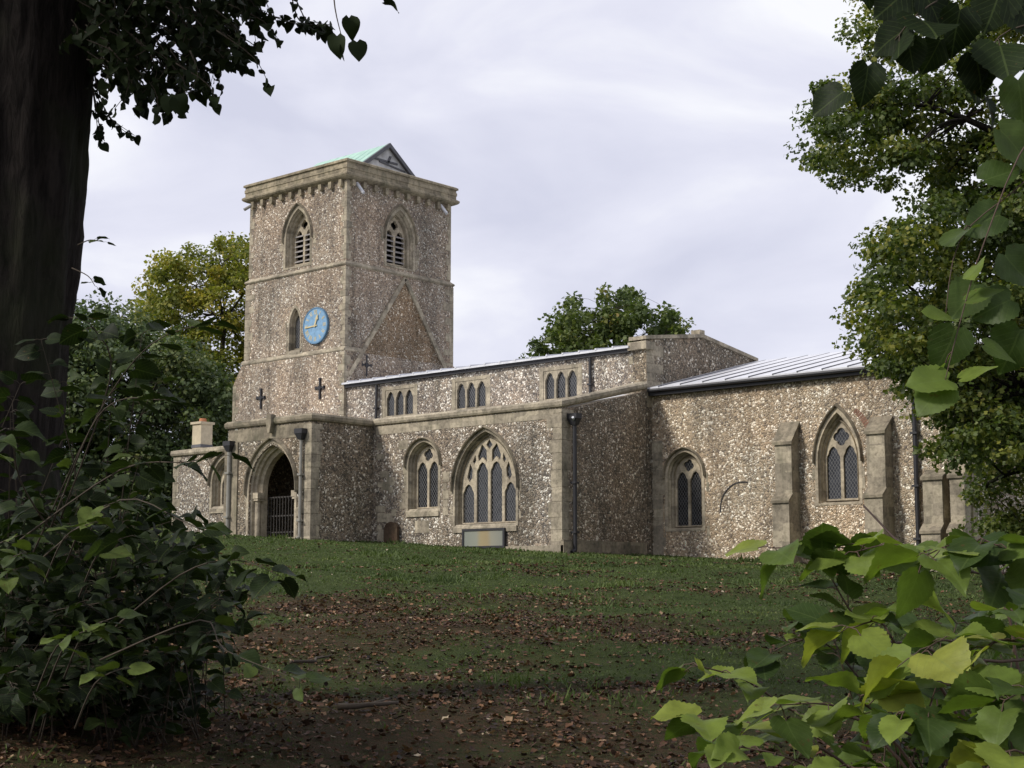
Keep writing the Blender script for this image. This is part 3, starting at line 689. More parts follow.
# --- vestry end of the aisle -----------------------------------------------------
window('ve', FA, -1.75, .62, 3.12, 3.95, .80, [arch(-1.75-.3, .2, 3.18, 3.9, .36, 8, .15), arch(-1.75+.3, .2, 3.18, 3.9, .36, 8, .15)], [foil(-1.75, 4.42, .16)], 'vestry_window', sur=.28, rec=.26)
vm = MB(); vm.prism(FA, rect(-4.95, -.5, 1.898, 5.12), 0, .6, holes['ve']); vm.box(-4.95, YA+.6, -.5, -4.4, -.2, 5.1)
vm.build('vestry_wall', M['flint_aisle'], church)
vc = MB(); vc.loft([[(-4.95-o, -.2, z), (-4.95-o, YA-o, z), (1.75, YA-o, z)] for o, z in [(0, 5.10), (.08, 5.13), (.11, 5.20), (.09, 5.32), (-.1, 5.36), (-.4, 5.36)]], closed=False); vc.build('vestry_coping', M['stone'], church)
quoins(-4.95, YA, 1.6, 5.08, -1, -1, 51, .2, .4)
for v in [MB()]:
    v.box(-4.90, -3.5, 4.9, -4.35, -2.95, 6.42); ch = v.build('chimney', M['render'], church)
    c2 = MB(); c2.box(-4.96, -3.56, 6.42, -4.29, -2.89, 6.51); c2.build('chimney_cap', M['render'], ch)
    c3 = MB(); c3.tube([(-4.62, -3.22, 6.51), (-4.62, -3.22, 6.66)], [.16, .13], 12); c3.build('chimney_pot', M['terracotta'], ch)
    c4 = MB(); c4.box(-4.92, -3.52, 5.5, -4.33, -2.93, 5.62); c4.build('flashing', M['lead_dark'], ch)

# --- chancel -----------------------------------------------------------------------
FC = FS(YC); XE = 25.6
window('ch', FC, 15.88, .53, 2.0, 3.62, .62, [arch(15.88-.26, .215, 2.04, 3.42, .34, 8, .12), arch(15.88+.26, .215, 2.04, 3.42, .34, 8, .12)], [foil(15.88, 3.96, .20, 4, 24, .5)], 'chancel_window', sur=.24, rec=.24, mat='stone_pale', sill=False, label='left chancel window with rounded head')
window('ch', FC, 21.42, .56, 2.62, 3.80, 1.2, [arch(21.42-.28, .23, 2.68, 3.85, .40, 8, .12), arch(21.42+.28, .23, 2.68, 3.85, .40, 8, .12)], [foil(21.42, 4.52, .27, 4, 24)], 'chancel_window', sur=.22, rec=.22, tr_mat='stone_pale', mat='stone_pale', sill=False, label='pointed chancel window between two buttresses')
cw = MB(); cw.prism(FC, rect(XN-.1, -1, XE, 6.42), 0, .6, holes['ch'])
cw.prism(FE(XE), [(YC+.6, -1), (12.6, -1), (12.6, 6.4), (6.4, 8.05), (YC+.6, 6.6)], 0, .6)
cw.box(XN, 12.2, -1, XE-.6, 12.6, 6.4)
cw.build('chancel_wall', M['flint_chancel'], church)
cr_ = MB(); yr, zr = 6.4, 8.10
cr_.hexa([(XN+.05, YC-.25, 6.46), (XE+.15, YC-.25, 6.46), (XE+.15, yr, zr-.05), (XN+.05, yr, zr-.05)], [(XN+.05, YC-.25, 6.52), (XE+.15, YC-.25, 6.52), (XE+.15, yr, zr), (XN+.05, yr, zr)])
cr_.hexa([(XN+.05, yr, zr-.05), (XE+.15, yr, zr-.05), (XE+.15, 12.8, 6.46), (XN+.05, 12.8, 6.46)], [(XN+.05, yr, zr), (XE+.15, yr, zr), (XE+.15, 12.8, 6.52), (XN+.05, 12.8, 6.52)])
cro = cr_.build('chancel_roof', M['lead'], church)
x = XN+.5
while x < XE:
    q = MB(); q.hexa([(x, YC-.27, 6.51), (x+.03, YC-.27, 6.51), (x+.03, yr, zr), (x, yr, zr)], [(x, YC-.27, 6.55), (x+.025, YC-.27, 6.55), (x+.025, yr, zr+.01), (x, yr, zr+.01)]); q.build('roof_seam', M['lead_dark'], cro); x += .86
MB().box(XN+.05, YC-.20, 6.26, XE+.1, YC-.002, 6.455).build('eaves_board', M['iron'], church)
gt = MB(); gt.tube([(XN+.1, YC-.28, 6.42), (XE+.1, YC-.28, 6.40)], .06, 8); gt.build('gutter', M['iron'], church)
quoins(XN+.02+.42, YC, 1.0, 4.8, 1, -1, 61, .42, .42, h=.4, mat='stone', name='quoin_stonework', proud=.008)
quoins(XE, YC, 1.0, 6.2, 1, -1, 62, .3, .45)
jamb_blocks(FC, 15.92, .80, 1.4, 3.5, 63, .0, .15).build('jamb_stone', M['stone'], church)
jamb_blocks(FC, 21.42, .78, 2.4, 3.8, 64, .0, .12).build('jamb_stone', M['stone'], church)
br = MB()
for k in range(9):     # odd red bricks beside the window head
    a_ = .35+k*.075; br.prism(FC, [(21.42+1.02*math.cos(a_), 4.0+1.15*math.sin(a_)+.2), (21.42+1.22*math.cos(a_), 4.0+1.3*math.sin(a_)+.2), (21.42+1.22*math.cos(a_+.06), 4.0+1.3*math.sin(a_+.06)+.2), (21.42+1.02*math.cos(a_+.06), 4.0+1.15*math.sin(a_+.06)+.2)], -.006, .02)
br.build('brick_patch', plain('old_red_brick', (.22, .12, .08), .9), church)
def buttress(x0, x1, d1, d2, zs, z2, z3, name='buttress', low=None, y=YC):
    """stepped: lower depth d1 up to zs, upper depth d2 up to z2, weathered cap to z3"""
    mb = MB(); pf = [(y+.05, -.5), (y-d1, -.5), (y-d1, zs), (y-d2-.0, zs+.22), (y-d2, z2), (y+.05, z3)]
    mb.prism(lambda u, v, d: (x0+d*(x1-x0), u, v), pf, 0, 1)
    o_ = mb.build(name, M['stone'], church)
    c = MB(); c.hexa([(x0-.05, y-d2-.06, z2-.03), (x1+.05, y-d2-.06, z2-.03), (x1+.05, y-.001, z3-.01), (x0-.05, y-.001, z3-.01)], [(x0-.05, y-d2-.06, z2+.06), (x1+.05, y-d2-.06, z2+.06), (x1+.05, y-.001, z3+.08), (x0-.05, y-.001, z3+.08)])
    c.build('weathering', M['stone_dark'], o_)
    c = MB(); c.hexa([(x0-.03, y-d1-.05, zs-.05), (x1+.03, y-d1-.05, zs-.05), (x1+.03, y-d2-.002, zs+.17), (x0-.03, y-d2-.002, zs+.17)], [(x0-.03, y-d1-.05, zs+.03), (x1+.03, y-d1-.05, zs+.03), (x1+.03, y-d2-.002, zs+.25), (x0-.03, y-d2-.002, zs+.25)])
    c.build('set_off', M['stone_dark'], o_)
    return o_
buttress(19.52, 20.10, .64, .44, 2.62, 4.36, 4.98); buttress(22.62, 23.20, .68, .46, 2.66, 4.48, 4.92)
buttress(24.32, 24.90, .62, .42, 1.6, 3.08, 3.3); buttress(25.12, 25.55, .60, .40, 1.6, 3.1, 3.45)
pipe(23.98, YC-.12, .9, 5.2, .07, 'iron', False); MB().tube([(23.98, YC-.12, 5.2), (23.98, YC-.24, 6.36)], .06, 8).build('drainpipe', M['iron'], church)
pipe(1.93, -.1, 6.30, 7.72, .055, hopper=False); pipe(12.33, -.1, 6.30, 7.72, .055, hopper=False)
pp = pipe(XN+.20, YA+.38, 1.2, 5.0, .065, 'iron', True)
MB().tube([(XN+.2, YA+.38, 5.1), (XN+.32, YA+.15, 5.2)], .04, 8).build('overflow_pipe', M['lead'], church)
sa = MB()
for k in range(14):   # scar of a blocked round arch
    a0, a1 = math.radians(75+k*8), math.radians(75+k*8+7.5); cxx, czz, rr = 18.05, 2.5, .80
    sa.prism(FC, [(cxx+rr*math.cos(a0), czz+rr*math.sin(a0)), (cxx+(rr+.035)*math.cos(a0), czz+(rr+.035)*math.sin(a0)), (cxx+(rr+.035)*math.cos(a1), czz+(rr+.035)*math.sin(a1)), (cxx+rr*math.cos(a1), czz+rr*math.sin(a1))], -.02, .02)
sa.build('arch_scar', M['iron'], church)

# --- loose things by the church ------------------------------------------------------
gzh = float(ground_z(7.3, YA))
hs = MB(); hs.prism(FS(YA-.16), [(6.98, gzh-.2), (7.62, gzh-.2), (7.62, gzh+.55), (7.5, gzh+.68), (7.28, gzh+.72), (7.08, gzh+.66), (6.98, gzh+.5)], 0, .10)
hso = hs.build('headstone', stone('brown_slab', (.10, .065, .045), (.05, .035, .025), .2)); tag(hso, 'small brown stone slab leaning on the flint wall beside the porch', 'headstone')
mpn = empty('memorial_panel', (11.4, YA-.05, 1.62)); tag(mpn, 'framed pale rectangular panel under the largest window of the church', 'panel')
mt_, nt_, b_ = newmat('stained_panel'); oo = N(nt_, 'ShaderNodeTexCoord').outputs['Object']
s_ = N(nt_, 'ShaderNodeSeparateXYZ'); nt_.links.new(oo, s_.inputs[0])
nn = mth(nt_, 'ADD', s_.outputs[0], mth(nt_, 'MULTIPLY', noise(nt_, oo, 3, 4), .25))
nt_.links.new(ramp(nt_, [(0, (.20, .22, .19)), (.38, (.25, .26, .21)), (.48, (.32, .26, .14)), (.62, (.30, .24, .13)), (.72, (.27, .26, .20)), (1, (.20, .21, .18))], mth(nt_, 'DIVIDE', mth(nt_, 'SUBTRACT', nn, 10.6), 1.8)), b_.inputs['Base Color'])
MB().box(10.60, YA-.085, 1.36, 12.26, YA-.072, 1.86).build('panel', mt_, mpn)
fm = MB(); fm.prism(FS(YA-.11), rect(10.52, 1.30, 12.34, 1.92), 0, .10, [rect(10.60, 1.37, 12.26, 1.85)]); fm.build('frame', M['iron'], mpn)
rd = MB().tube([at(863.5, 505.5, 44.3), at(888, 531.5, 43.3), at(915, 559, 41.5)], .028, 8).build('iron_rod', plain('rusty_iron', (.05, .03, .025), .8))
tag(rd, 'thin rusty iron rod leaning diagonally in front of the chancel buttress', 'iron rod')

# ====================================================================== vegetation
def norm(a): return a/np.maximum(np.linalg.norm(a, axis=-1, keepdims=True), 1e-9)
def leaf_template(rows, cols, serr=.04, fold=.22, droop=.25, lobes=True):
    vs = np.linspace(0, 1, rows); tv = [0, .06, .16, .32, .48, .64, .80, .92, 1.0]; tw_ = [.16, .38, .50, .52, .47, .38, .22, .09, 0.0]
    r = np.random.default_rng(3); V = []; UV = []
    for i, v in enumerate(vs):
        wd = np.interp(v, tv, tw_)*(1+serr*(1 if i % 2 else -1)*(0 < i < rows-1))
        for c in np.linspace(-1, 1, cols):
            x = c*wd; y = v-(.13*abs(c)*(1-v)**3 if lobes else 0)
            z = abs(x)*fold-droop*v*v+.035*math.sin(9*v+2*c)*abs(c)
            V.append((x, y, z)); UV.append((.5+c*wd, v))
    F_ = [(i*cols+j, i*cols+j+1, (i+1)*cols+j+1, (i+1)*cols+j) for i in range(rows-1) for j in range(cols-1)]
    return np.array(V), np.array(F_), np.array(UV)
LT_BIG = leaf_template(21, 5, .045, .16, .16); LT_MID = leaf_template(9, 3, 0.0)
# a cheap four-point leaf and a lobed one for trees further off
LT_TINY = (np.array([(0, 0, 0), (.45, .45, .05), (0, 1, -.1), (-.45, .45, .05)]), np.array([(0, 1, 2, 3)]), np.zeros((4, 2)))
LT_LOBE = (np.array([(0, 0, 0), (.5, .2, .04), (.28, .5, 0), (.42, .82, -.05), (0, 1.0, -.08), (-.42, .82, -.05), (-.28, .5, 0), (-.5, .2, .04)]), np.array([(0, 1, 2, 7), (7, 2, 6, 6)][:1]+[(7, 2, 3, 6), (6, 3, 4, 5)]), np.zeros((8, 2)))
def leaves(name, tmpl, pos, dirs, nrm, size, mat, parent, rnd=None, extra=None, smooth=True):
    TV, TF, TU = tmpl; n = len(pos); k = len(TV)
    y = norm(dirs); z = norm(nrm-y*np.sum(nrm*y, 1, keepdims=True)); x = np.cross(y, z)
    s = np.asarray(size).reshape(-1, 1, 1)*np.ones((n, 1, 1))
    wx = rng.uniform(.82, 1.12, (n, 1, 1)); wz = rng.uniform(.2, 2.2, (n, 1, 1)); tw = rng.normal(size=(n, 1, 1))*.22; bd = rng.normal(size=(n, 1, 1))*.12
    lx = TV[None, :, 0:1]*wx+bd*TV[None, :, 1:2]**2; ly = TV[None, :, 1:2]; lz = TV[None, :, 2:3]*wz+tw*TV[None, :, 0:1]*ly
    V = pos[:, None, :]+s*(lx*x[:, None]+ly*y[:, None]+lz*z[:, None])
    F_ = (TF[None]+(np.arange(n)*k)[:, None, None]).reshape(-1, 4)
    if rnd is None: rnd = rng.random(n)
    return npmesh(name, V.reshape(-1, 3), F_, mat, parent, attrs={'rnd': np.repeat(rnd, len(TF))}, uv=np.tile(TU, (n, 1)) if k > 8 else None, smooth=smooth)
def inpoly(P, poly):
    x, y = P[:, 0], P[:, 1]; c = np.zeros(len(P), bool); j = len(poly)-1
    for i in range(len(poly)):
        xi, yi = poly[i]; xj, yj = poly[j]
        c ^= ((yi > y) != (yj > y)) & (x < (xj-xi)*(y-yi)/(yj-yi+1e-9)+xi); j = i
    return c
def sample_poly(poly, n, depth, spread):
    p = np.array(poly, float); lo, hi = p.min(0), p.max(0); out_ = np.zeros((0, 2))
    while len(out_) < n:
        q = lo+(hi-lo)*rng.random((n*3, 2)); out_ = np.vstack([out_, q[inpoly(q, poly)]])
    out_ = out_[:n]; d = depth+spread*(rng.random(n)*2-1)
    return np.array([at(a_[0], a_[1], b_) for a_, b_ in zip(out_, d)])
def clump_leaves(C_, rad, per, flat=.75):
    n = len(C_)*per; c = np.repeat(C_, per, 0); r = np.repeat(rad, per)
    g_ = norm(rng.normal(size=(n, 3))); rr = r*(rng.random(n)**.45)
    off = g_*rr[:, None]*np.array([1, 1, flat]); pos = c+off
    nrm = norm(g_*.6+np.array([0, 0, .7])+rng.normal(size=(n, 3))*.45)
    dr = norm(g_*.7+rng.normal(size=(n, 3))*.7+np.array([0, 0, -.35]))
    return pos, dr, nrm
def crook(a_, b_, bend, k=5, up=.25):
    a_ = np.array(a_); b_ = np.array(b_); L = np.linalg.norm(b_-a_); pts = []
    w_ = rng.normal(size=3)*bend*L
    for i in range(k+1):
        t = i/k; pts.append(a_+(b_-a_)*t+np.array([0, 0, up*L*math.sin(math.pi*t)*.4])+w_*math.sin(math.pi*t)*.5+rng.normal(size=3)*L*.012*(0 < i < k))
    return pts
def tree(name, label, cat, base, top, r0, C_, rad, per, lsize, tmpl, lmat, group=None, nlimb=7, wood='bark', clumpvar=.45, seed=None, first=.3, flat=.75, maxbr=99):
    base = np.array([base[0], base[1], float(ground_z(base[0], base[1]))-.1]); top = np.array(top)
    t = empty(name, tuple(base)); tag(t, label, cat, group)
    k = 8; tp = [base+(top-base)*i/k+np.array([*(rng.normal(size=2)*.012*np.linalg.norm(top-base)*(0 < i)), 0]) for i in range(k+1)]
    tr = [r0*(1.25 if i == 0 else 1-.86*i/k) for i in range(k+1)]
    MB().tube(tp, tr, 12).build('trunk', M[wood], t, True)
    # limbs towards spread-out clumps, then branches from the nearest limb point
    cand = [C_[rng.integers(len(C_))]]
    while len(cand) < min(nlimb, len(C_)):
        dm_ = np.min([np.linalg.norm(C_-c, axis=1) for c in cand], axis=0); cand.append(C_[int(np.argmax(dm_*rng.uniform(.7, 1, len(C_))))])
    nodes = []; bm_ = MB()
    for c in cand:
        f = np.clip(first+(1-first)*((c[2]-base[2])/(top[2]-base[2]+1e-6)-.25), first, .95); i = int(f*k); a_ = tp[i]
        pts = crook(a_, c, .12, 7, .35); rr = [max(tr[i]*.55*(1-.88*q/7), .02) for q in range(8)]
        bm_.tube(pts, rr, 8); nodes += [(p, r_) for p, r_ in zip(pts[1:], rr[1:])]
    nodes += [(p, r_) for p, r_ in zip(tp[int(k*first):], tr[int(k*first):])]
    NP = np.array([p for p, _ in nodes]); NR = [r_ for _, r_ in nodes]
    for c in C_:
        dv_ = NP-c; dd = np.sqrt((dv_**2).sum(1)+5*dv_[:, 2]**2); i = int(np.argmin(dd)); dd = np.linalg.norm(dv_, axis=1)
        if dd[i] < .15 or dd[i] > maxbr: continue
        r_ = min(NR[i]*.5, .05+.01*dd[i]); bm_.tube(crook(NP[i], c, .12, 4, .2), [max(r_*(1-.75*q/4), .008) for q in range(5)], 5, False)
    bm_.build('limb', M[wood], t, True)
    pos, dr, nr_ = clump_leaves(C_, rad, per, flat)
    cv = np.repeat(rng.random(len(C_)), per); rn = np.clip(clumpvar*cv+(1-clumpvar)*rng.random(len(pos)), 0, 1)
    leaves('crown', tmpl, pos, dr, nr_, lsize*rng.uniform(.7, 1.25, len(pos)), lmat, t, rn, smooth=False)
    return t

L_yel = leafmat('leaf_yellow_green', [(0, (.065, .09, .02)), (.35, (.16, .18, .035)), (.7, (.30, .28, .05)), (1, (.42, .32, .06))], .6, .3)
L_mid = leafmat('leaf_mid_green', [(0, (.045, .070, .022)), (.5, (.090, .125, .036)), (.85, (.15, .18, .045)), (1, (.25, .18, .045))], .6, .25)
L_dark = leafmat('leaf_blue_green', [(0, (.038, .062, .030)), (.5, (.082, .118, .050)), (.85, (.14, .17, .06)), (1, (.20, .20, .06))], .6, .2)
L_syc = leafmat('leaf_sycamore', [(0, (.030, .050, .014)), (.45, (.080, .115, .026)), (.75, (.16, .18, .035)), (1, (.28, .26, .05))], .5, .3)
L_yew = leafmat('leaf_evergreen', [(0, (.008, .014, .008)), (1, (.028, .042, .018))], .6, .1)
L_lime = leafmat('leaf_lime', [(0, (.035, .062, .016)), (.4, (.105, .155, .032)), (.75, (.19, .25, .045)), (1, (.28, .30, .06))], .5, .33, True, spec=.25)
L_limed = leafmat('leaf_lime_shade', [(0, (.008, .015, .005)), (.5, (.018, .031, .009)), (.8, (.040, .062, .016)), (1, (.11, .15, .035))], .6, .2, True, spec=.2)  # darker copy of the lime leaf, shade put into its colours
L_sil = leafmat('leaf_lime_high_shade', [(0, (.012, .020, .007)), (1, (.030, .045, .013))], .65, .06, spec=.15)  # near-black copy of the lime leaf, its shade against the sky painted in

# --- trees far behind ------------------------------------------------------------
P1 = [(138, 330), (142, 268), (165, 255), (185, 256), (205, 240), (235, 242), (262, 236), (300, 250), (310, 340), (290, 460), (205, 455), (185, 400), (150, 350)]
C1_ = sample_poly(P1, 330, 88, 3.6); b = at(222, 515, 88)
tree('ash_tree', 'tall yellowing tree rising behind the left side of the tower', 'tree', b[:2], at(225, 262, 88), .35, C1_, rng.uniform(.45, 1.0, len(C1_)), 130, .22, LT_TINY, L_yel, 'trees behind the church')
P2 = [(70, 312), (105, 305), (140, 318), (175, 335), (205, 365), (232, 400), (242, 450), (235, 525), (200, 545), (60, 545), (-60, 540), (-80, 380), (-10, 300)]
C2_ = sample_poly(P2, 700, 75, 4.5); b = at(120, 520, 75)
tree('maple_tree', 'broad dark green tree left of the porch filling the gap beside the near trunk', 'tree', b[:2], at(120, 345, 75), .3, C2_, rng.uniform(.65, 1.15, len(C2_)), 170, .21, LT_TINY, L_dark, 'trees behind the church')
P4 = [(528, 362), (533, 345), (548, 336), (546, 320), (562, 322), (563, 300), (580, 297), (592, 305), (602, 291), (617, 296), (628, 288), (640, 296), (650, 310), (668, 312), (688, 322), (686, 336), (664, 345), (650, 365), (600, 400), (540, 400)]
C4_ = sample_poly(P4, 190, 85, 3.4); b = at(612, 500, 85)
tree('oak_tree', 'rounded green treetop showing above the nave roof', 'tree', b[:2], at(614, 310, 85), .3, C4_, rng.uniform(.4, .72, len(C4_)), 85, .24, LT_TINY, L_mid, 'trees behind the church')
P6 = [(985, 300), (1060, 270), (1200, 280), (1250, 560), (1100, 575), (990, 560), (975, 450)]
C6_ = sample_poly(P6, 260, 51, 2.0); b = at(1080, 560, 51)
tree('yew_tree', 'nearly black evergreen beyond the east end of the chancel', 'tree', b[:2], at(1085, 300, 51), .3, C6_, rng.uniform(.5, .9, len(C6_)), 110, .16, LT_TINY, L_yew)
# --- sycamore in front of the chancel's east end -------------------------------------
U1 = [(880, -50), (846, 60), (826, 84), (818, 112), (804, 150), (808, 164), (822, 164), (845, 176), (885, 195), (930, 206), (1040, 210), (1100, 150), (1100, -80)]
U2 = [(905, 212), (878, 246), (852, 300), (866, 345), (888, 378), (905, 390), (930, 402), (936, 455), (965, 458), (990, 430), (1080, 520), (1100, 170), (960, 190)]
U3 = [(1100, -260), (1100, 520), (1330, 500), (1400, 100), (1330, -300)]
U4 = [(815, 84), (826, 78), (840, 100), (822, 96)]
U5 = [(985, 405), (1130, 400), (1130, 560), (1000, 548), (978, 500)]
Ca = sample_poly(U1, 210, 34, 2.2); Cb = sample_poly(U2, 330, 33, 2.6); Cc = sample_poly(U3, 150, 33, 5); Cd = np.vstack([sample_poly(U4, 3, 34, .2), sample_poly(U5, 110, 37, 1.5)])
C5_ = np.vstack([Ca, Cb, Cc, Cd]); R5 = np.concatenate([rng.uniform(.35, .75, len(Ca)), rng.uniform(.4, .8, len(Cb)), rng.uniform(.6, 1.1, len(Cc)), [.25]*3, rng.uniform(.4, .8, 110)])
b = at(1190, 560, 34)
tree('sycamore_tree', 'big sycamore whose branches hang over the chancel from the right', 'tree', b[:2], at(1170, -200, 34), .5, C5_, R5, 150, .10, LT_LOBE, L_syc, nlimb=22, wood='bark_dark', first=.2, clumpvar=.5, flat=.45, maxbr=2.2)

# --- the lime on the left -------------------------------------------------------------
DL = 12.0
b0 = at(-22, 712, DL); lb = np.array([b0[0], b0[1], float(ground_z(b0[0], b0[1]))])
lime = empty('lime_tree', tuple(lb)); tag(lime, 'massive dark lime trunk at the left edge with leafy shoots round its foot', 'tree')
tpts = [lb-np.array([0, 0, .3]), lb+np.array([0, 0, .35]), at(-22, 560, DL), at(-28, 470, DL), at(-14, 330, DL), at(4, 180, DL), at(18, 0, DL), at(35, -200, DL), at(55, -500, DL), at(70, -800, DL)]
rr = [.95, .80, .70, .655, .635, .63, .615, .56, .42, .2]
rings = []; n = 150
mbt = MB()
for i, (p, r_) in enumerate(zip(tpts, rr)): pass
# resample and give the trunk fluting, burrs and an uneven outline
T = np.linspace(0, len(tpts)-1, 300); PP = np.array(tpts)
for t_ in T:
    i = min(int(t_), len(tpts)-2); f = t_-i; p = PP[i]*(1-f)+PP[i+1]*f; r_ = rr[i]*(1-f)+rr[i+1]*f; ring = []
    for j in range(n):
        a_ = 2*math.pi*j/n
        k_ = 1+.045*math.sin(5*a_+p[2]*.5)+.02*math.sin(11*a_+p[2]*1.3)+.05*(float(vnoise(a_*2.4+10, p[2]*1.6, 4))-.5)+.03*(float(vnoise(a_*6, p[2]*5, 5))-.5)-.045*abs(2*float(vnoise(a_*13+.7*math.sin(p[2]*1.7), p[2]*1.5, 6))-1)**.6
        ring.append((p[0]+r_*k_*math.cos(a_), p[1]+r_*k_*math.sin(a_), p[2]))
    rings.append(ring)
mbt.loft(rings, True, True); mbt.build('trunk', M['bark_dark'], lime, True)

class Shoots:
    def __init__(s): s.w = MB(); s.p = []; s.d = []; s.n = []; s.s = []; s.r = []
    def stem(s, pts, r0=.008, r1=.002, n=10, size=.11, start=.35, tipn=2, rbias=.5, tilt=.35, hang=.25):
        pts = np.array(pts, float)
        # smooth the path
        t = np.linspace(0, len(pts)-1, 4*(len(pts)-1)+1); q = []
        for u in t:
            i = min(int(u), len(pts)-2); f = u-i; p0 = pts[max(i-1, 0)]; p1 = pts[i]; p2 = pts[i+1]; p3 = pts[min(i+2, len(pts)-1)]
            q.append(.5*((2*p1)+(-p0+p2)*f+(2*p0-5*p1+4*p2-p3)*f*f+(-p0+3*p1-3*p2+p3)*f**3))
        q = np.array(q); s.w.tube(q, [r0+(r1-r0)*i/(len(q)-1) for i in range(len(q))], 6)
        L = len(q)-1
        for k in range(n+tipn):
            f = start+(1-start)*min(1, (k+rng.random()*.5)/max(n, 1)); u = min(f*L, L-.001); i = int(u); p = q[i]*(1-(u-i))+q[i+1]*(u-i)
            tg = norm(q[min(i+1, L)]-q[max(i-1, 0)]); side = norm(np.cross(tg, [0, 0, 1]))*(1 if k % 2 else -1)
            dr = norm(tg*.45+side*.9+rng.normal(size=3)*.28+np.array([0, 0, -hang])); nr_ = norm(np.array([0, 0, 1.])+rng.normal(size=3)*tilt)
            pet = size*rng.uniform(.25, .5); e_ = p+dr*pet; s.w.tube([p, (p+e_)/2+np.array([0, 0, .006]), e_], .0016*max(1, r0/.008), 4, False)
            s.p.append(e_); s.d.append(dr); s.n.append(nr_); s.s.append(size*rng.uniform(.65, 1.2)); s.r.append(np.clip(rng.normal(rbias, .25), 0, 1))
    def leaf(s, pos, dr, nr_, size, r_=.4):
        s.p.append(np.array(pos)); s.d.append(np.array(dr, float)); s.n.append(np.array(nr_, float)); s.s.append(size); s.r.append(r_)
    def build(s, parent, tmpl, mat, wood, wname='stem', lname='foliage'):
        o = s.w.build(wname, M[wood], parent, True)
        f_ = leaves(lname, tmpl, np.array(s.p), np.array(s.d), np.array(s.n), np.array(s.s), mat, parent, np.array(s.r))
        o['kind'] = 'stuff'; f_['kind'] = 'stuff'; return o
# shoots round the foot
S = Shoots()
PT = [(-30, 480), (60, 495), (95, 470), (140, 485), (185, 500), (225, 548), (262, 578), (245, 640), (235, 675), (170, 690), (60, 705), (-30, 715)]
tips = sample_poly(PT, 190, 9.9, 1.6)
for tp_ in tips:
    a_ = rng.uniform(-2.2, .9); st_ = lb+np.array([*(RT[:2]*rng.uniform(-.2, 2.0)), 0])-np.array([*(FH[:2]*rng.uniform(.2, 1.8)), 0]); st_[2] = float(ground_z(st_[0], st_[1]))-.02
    h = max(tp_[2]-st_[2], .2); mid_ = st_+(tp_-st_)*.45+np.array([0, 0, .22*h+.08])
    S.stem([st_, mid_, tp_], .005, .0015, int(rng.integers(11, 16)), .105, .12, 2, .28, .6)
PT2 = [(-20, 400), (50, 330), (85, 296), (140, 310), (205, 330), (215, 380), (190, 455), (215, 500), (60, 500), (-20, 480)]
for tp_ in sample_poly(PT2, 13, 9.0, 1.2):
    st_ = lb+np.array([*(RT[:2]*rng.uniform(.1, 1.5)), 0])-np.array([*(FH[:2]*rng.uniform(.9, 2.0)), 0]); st_[2] = float(ground_z(st_[0], st_[1]))-.02
    S.stem([st_, st_+(tp_-st_)*.5+np.array([0, 0, .25]), tp_], .006, .0015, int(rng.integers(5, 9)), .115, .6, 2, .3, .5)
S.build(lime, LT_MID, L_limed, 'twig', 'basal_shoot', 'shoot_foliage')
S = Shoots()
def px(*a_): return [at(*q) for q in a_]
S.stem(px((30, 560, 8.6), (95, 420, 8), (150, 345, 7.6), (212, 322, 7.3)), .0055, .0015, 8, .125, .35, 2, .3)
S.stem(px((60, 520, 8.6), (110, 380, 8), (95, 330, 7.8), (75, 318, 7.6)), .0055, .0015, 6, .12, .4, 2, .3)
S.stem(px((20, 540, 8.4), (120, 470, 8), (185, 462, 7.6), (222, 455, 7.2)), .0055, .0015, 6, .12, .4, 2, .35)
S.stem(px((40, 560, 8.4), (120, 500, 8), (180, 520, 7.6), (200, 530, 7.2)), .0055, .0015, 5, .12, .4, 2, .35)
S.stem(px((100, 640, 8.4), (180, 575, 8), (235, 560, 7.6), (278, 575, 7.3)), .0055, .0015, 7, .14, .4, 2, .5)
S.stem(px((100, 660, 8.4), (200, 620, 8), (225, 650, 7.6), (300, 680, 7.3)), .0055, .0015, 8, .12, .4, 2, .5)
S.stem(px((50, 530, 8.4), (90, 430, 8), (120, 400, 7.6), (160, 400, 7.2)), .0055, .0015, 7, .13, .35, 2, .35)
S.stem(px((50, 530, 8.4), (20, 480, 8), (10, 430, 7.6), (-10, 440, 7.2)), .0055, .0015, 7, .13, .3, 2, .6)
S.stem(px((78, 245, 11.6), (90, 240, 11.5), (104, 242, 11.4)), .006, .002, 2, .09, .6, 1, .3)
S.stem(px((72, 268, 11.6), (88, 276, 11.5), (95, 286, 11.4)), .006, .002, 2, .10, .6, 1, .3)
for k in range(10):    # paler leaves in the dark mass, the light on them put into their colour
    x_, y_ = rng.uniform(-10, 120), rng.uniform(480, 680); d_ = 7.9
    S.stem(px((x_-20, y_+60, d_+.6), (x_, y_+15, d_), (x_+28, y_, d_-.3)), .006, .002, 4, .12, .5, 1, .85, .25)
S.build(lime, LT_BIG, L_limed, 'twig', 'basal_shoot', 'shoot_foliage')
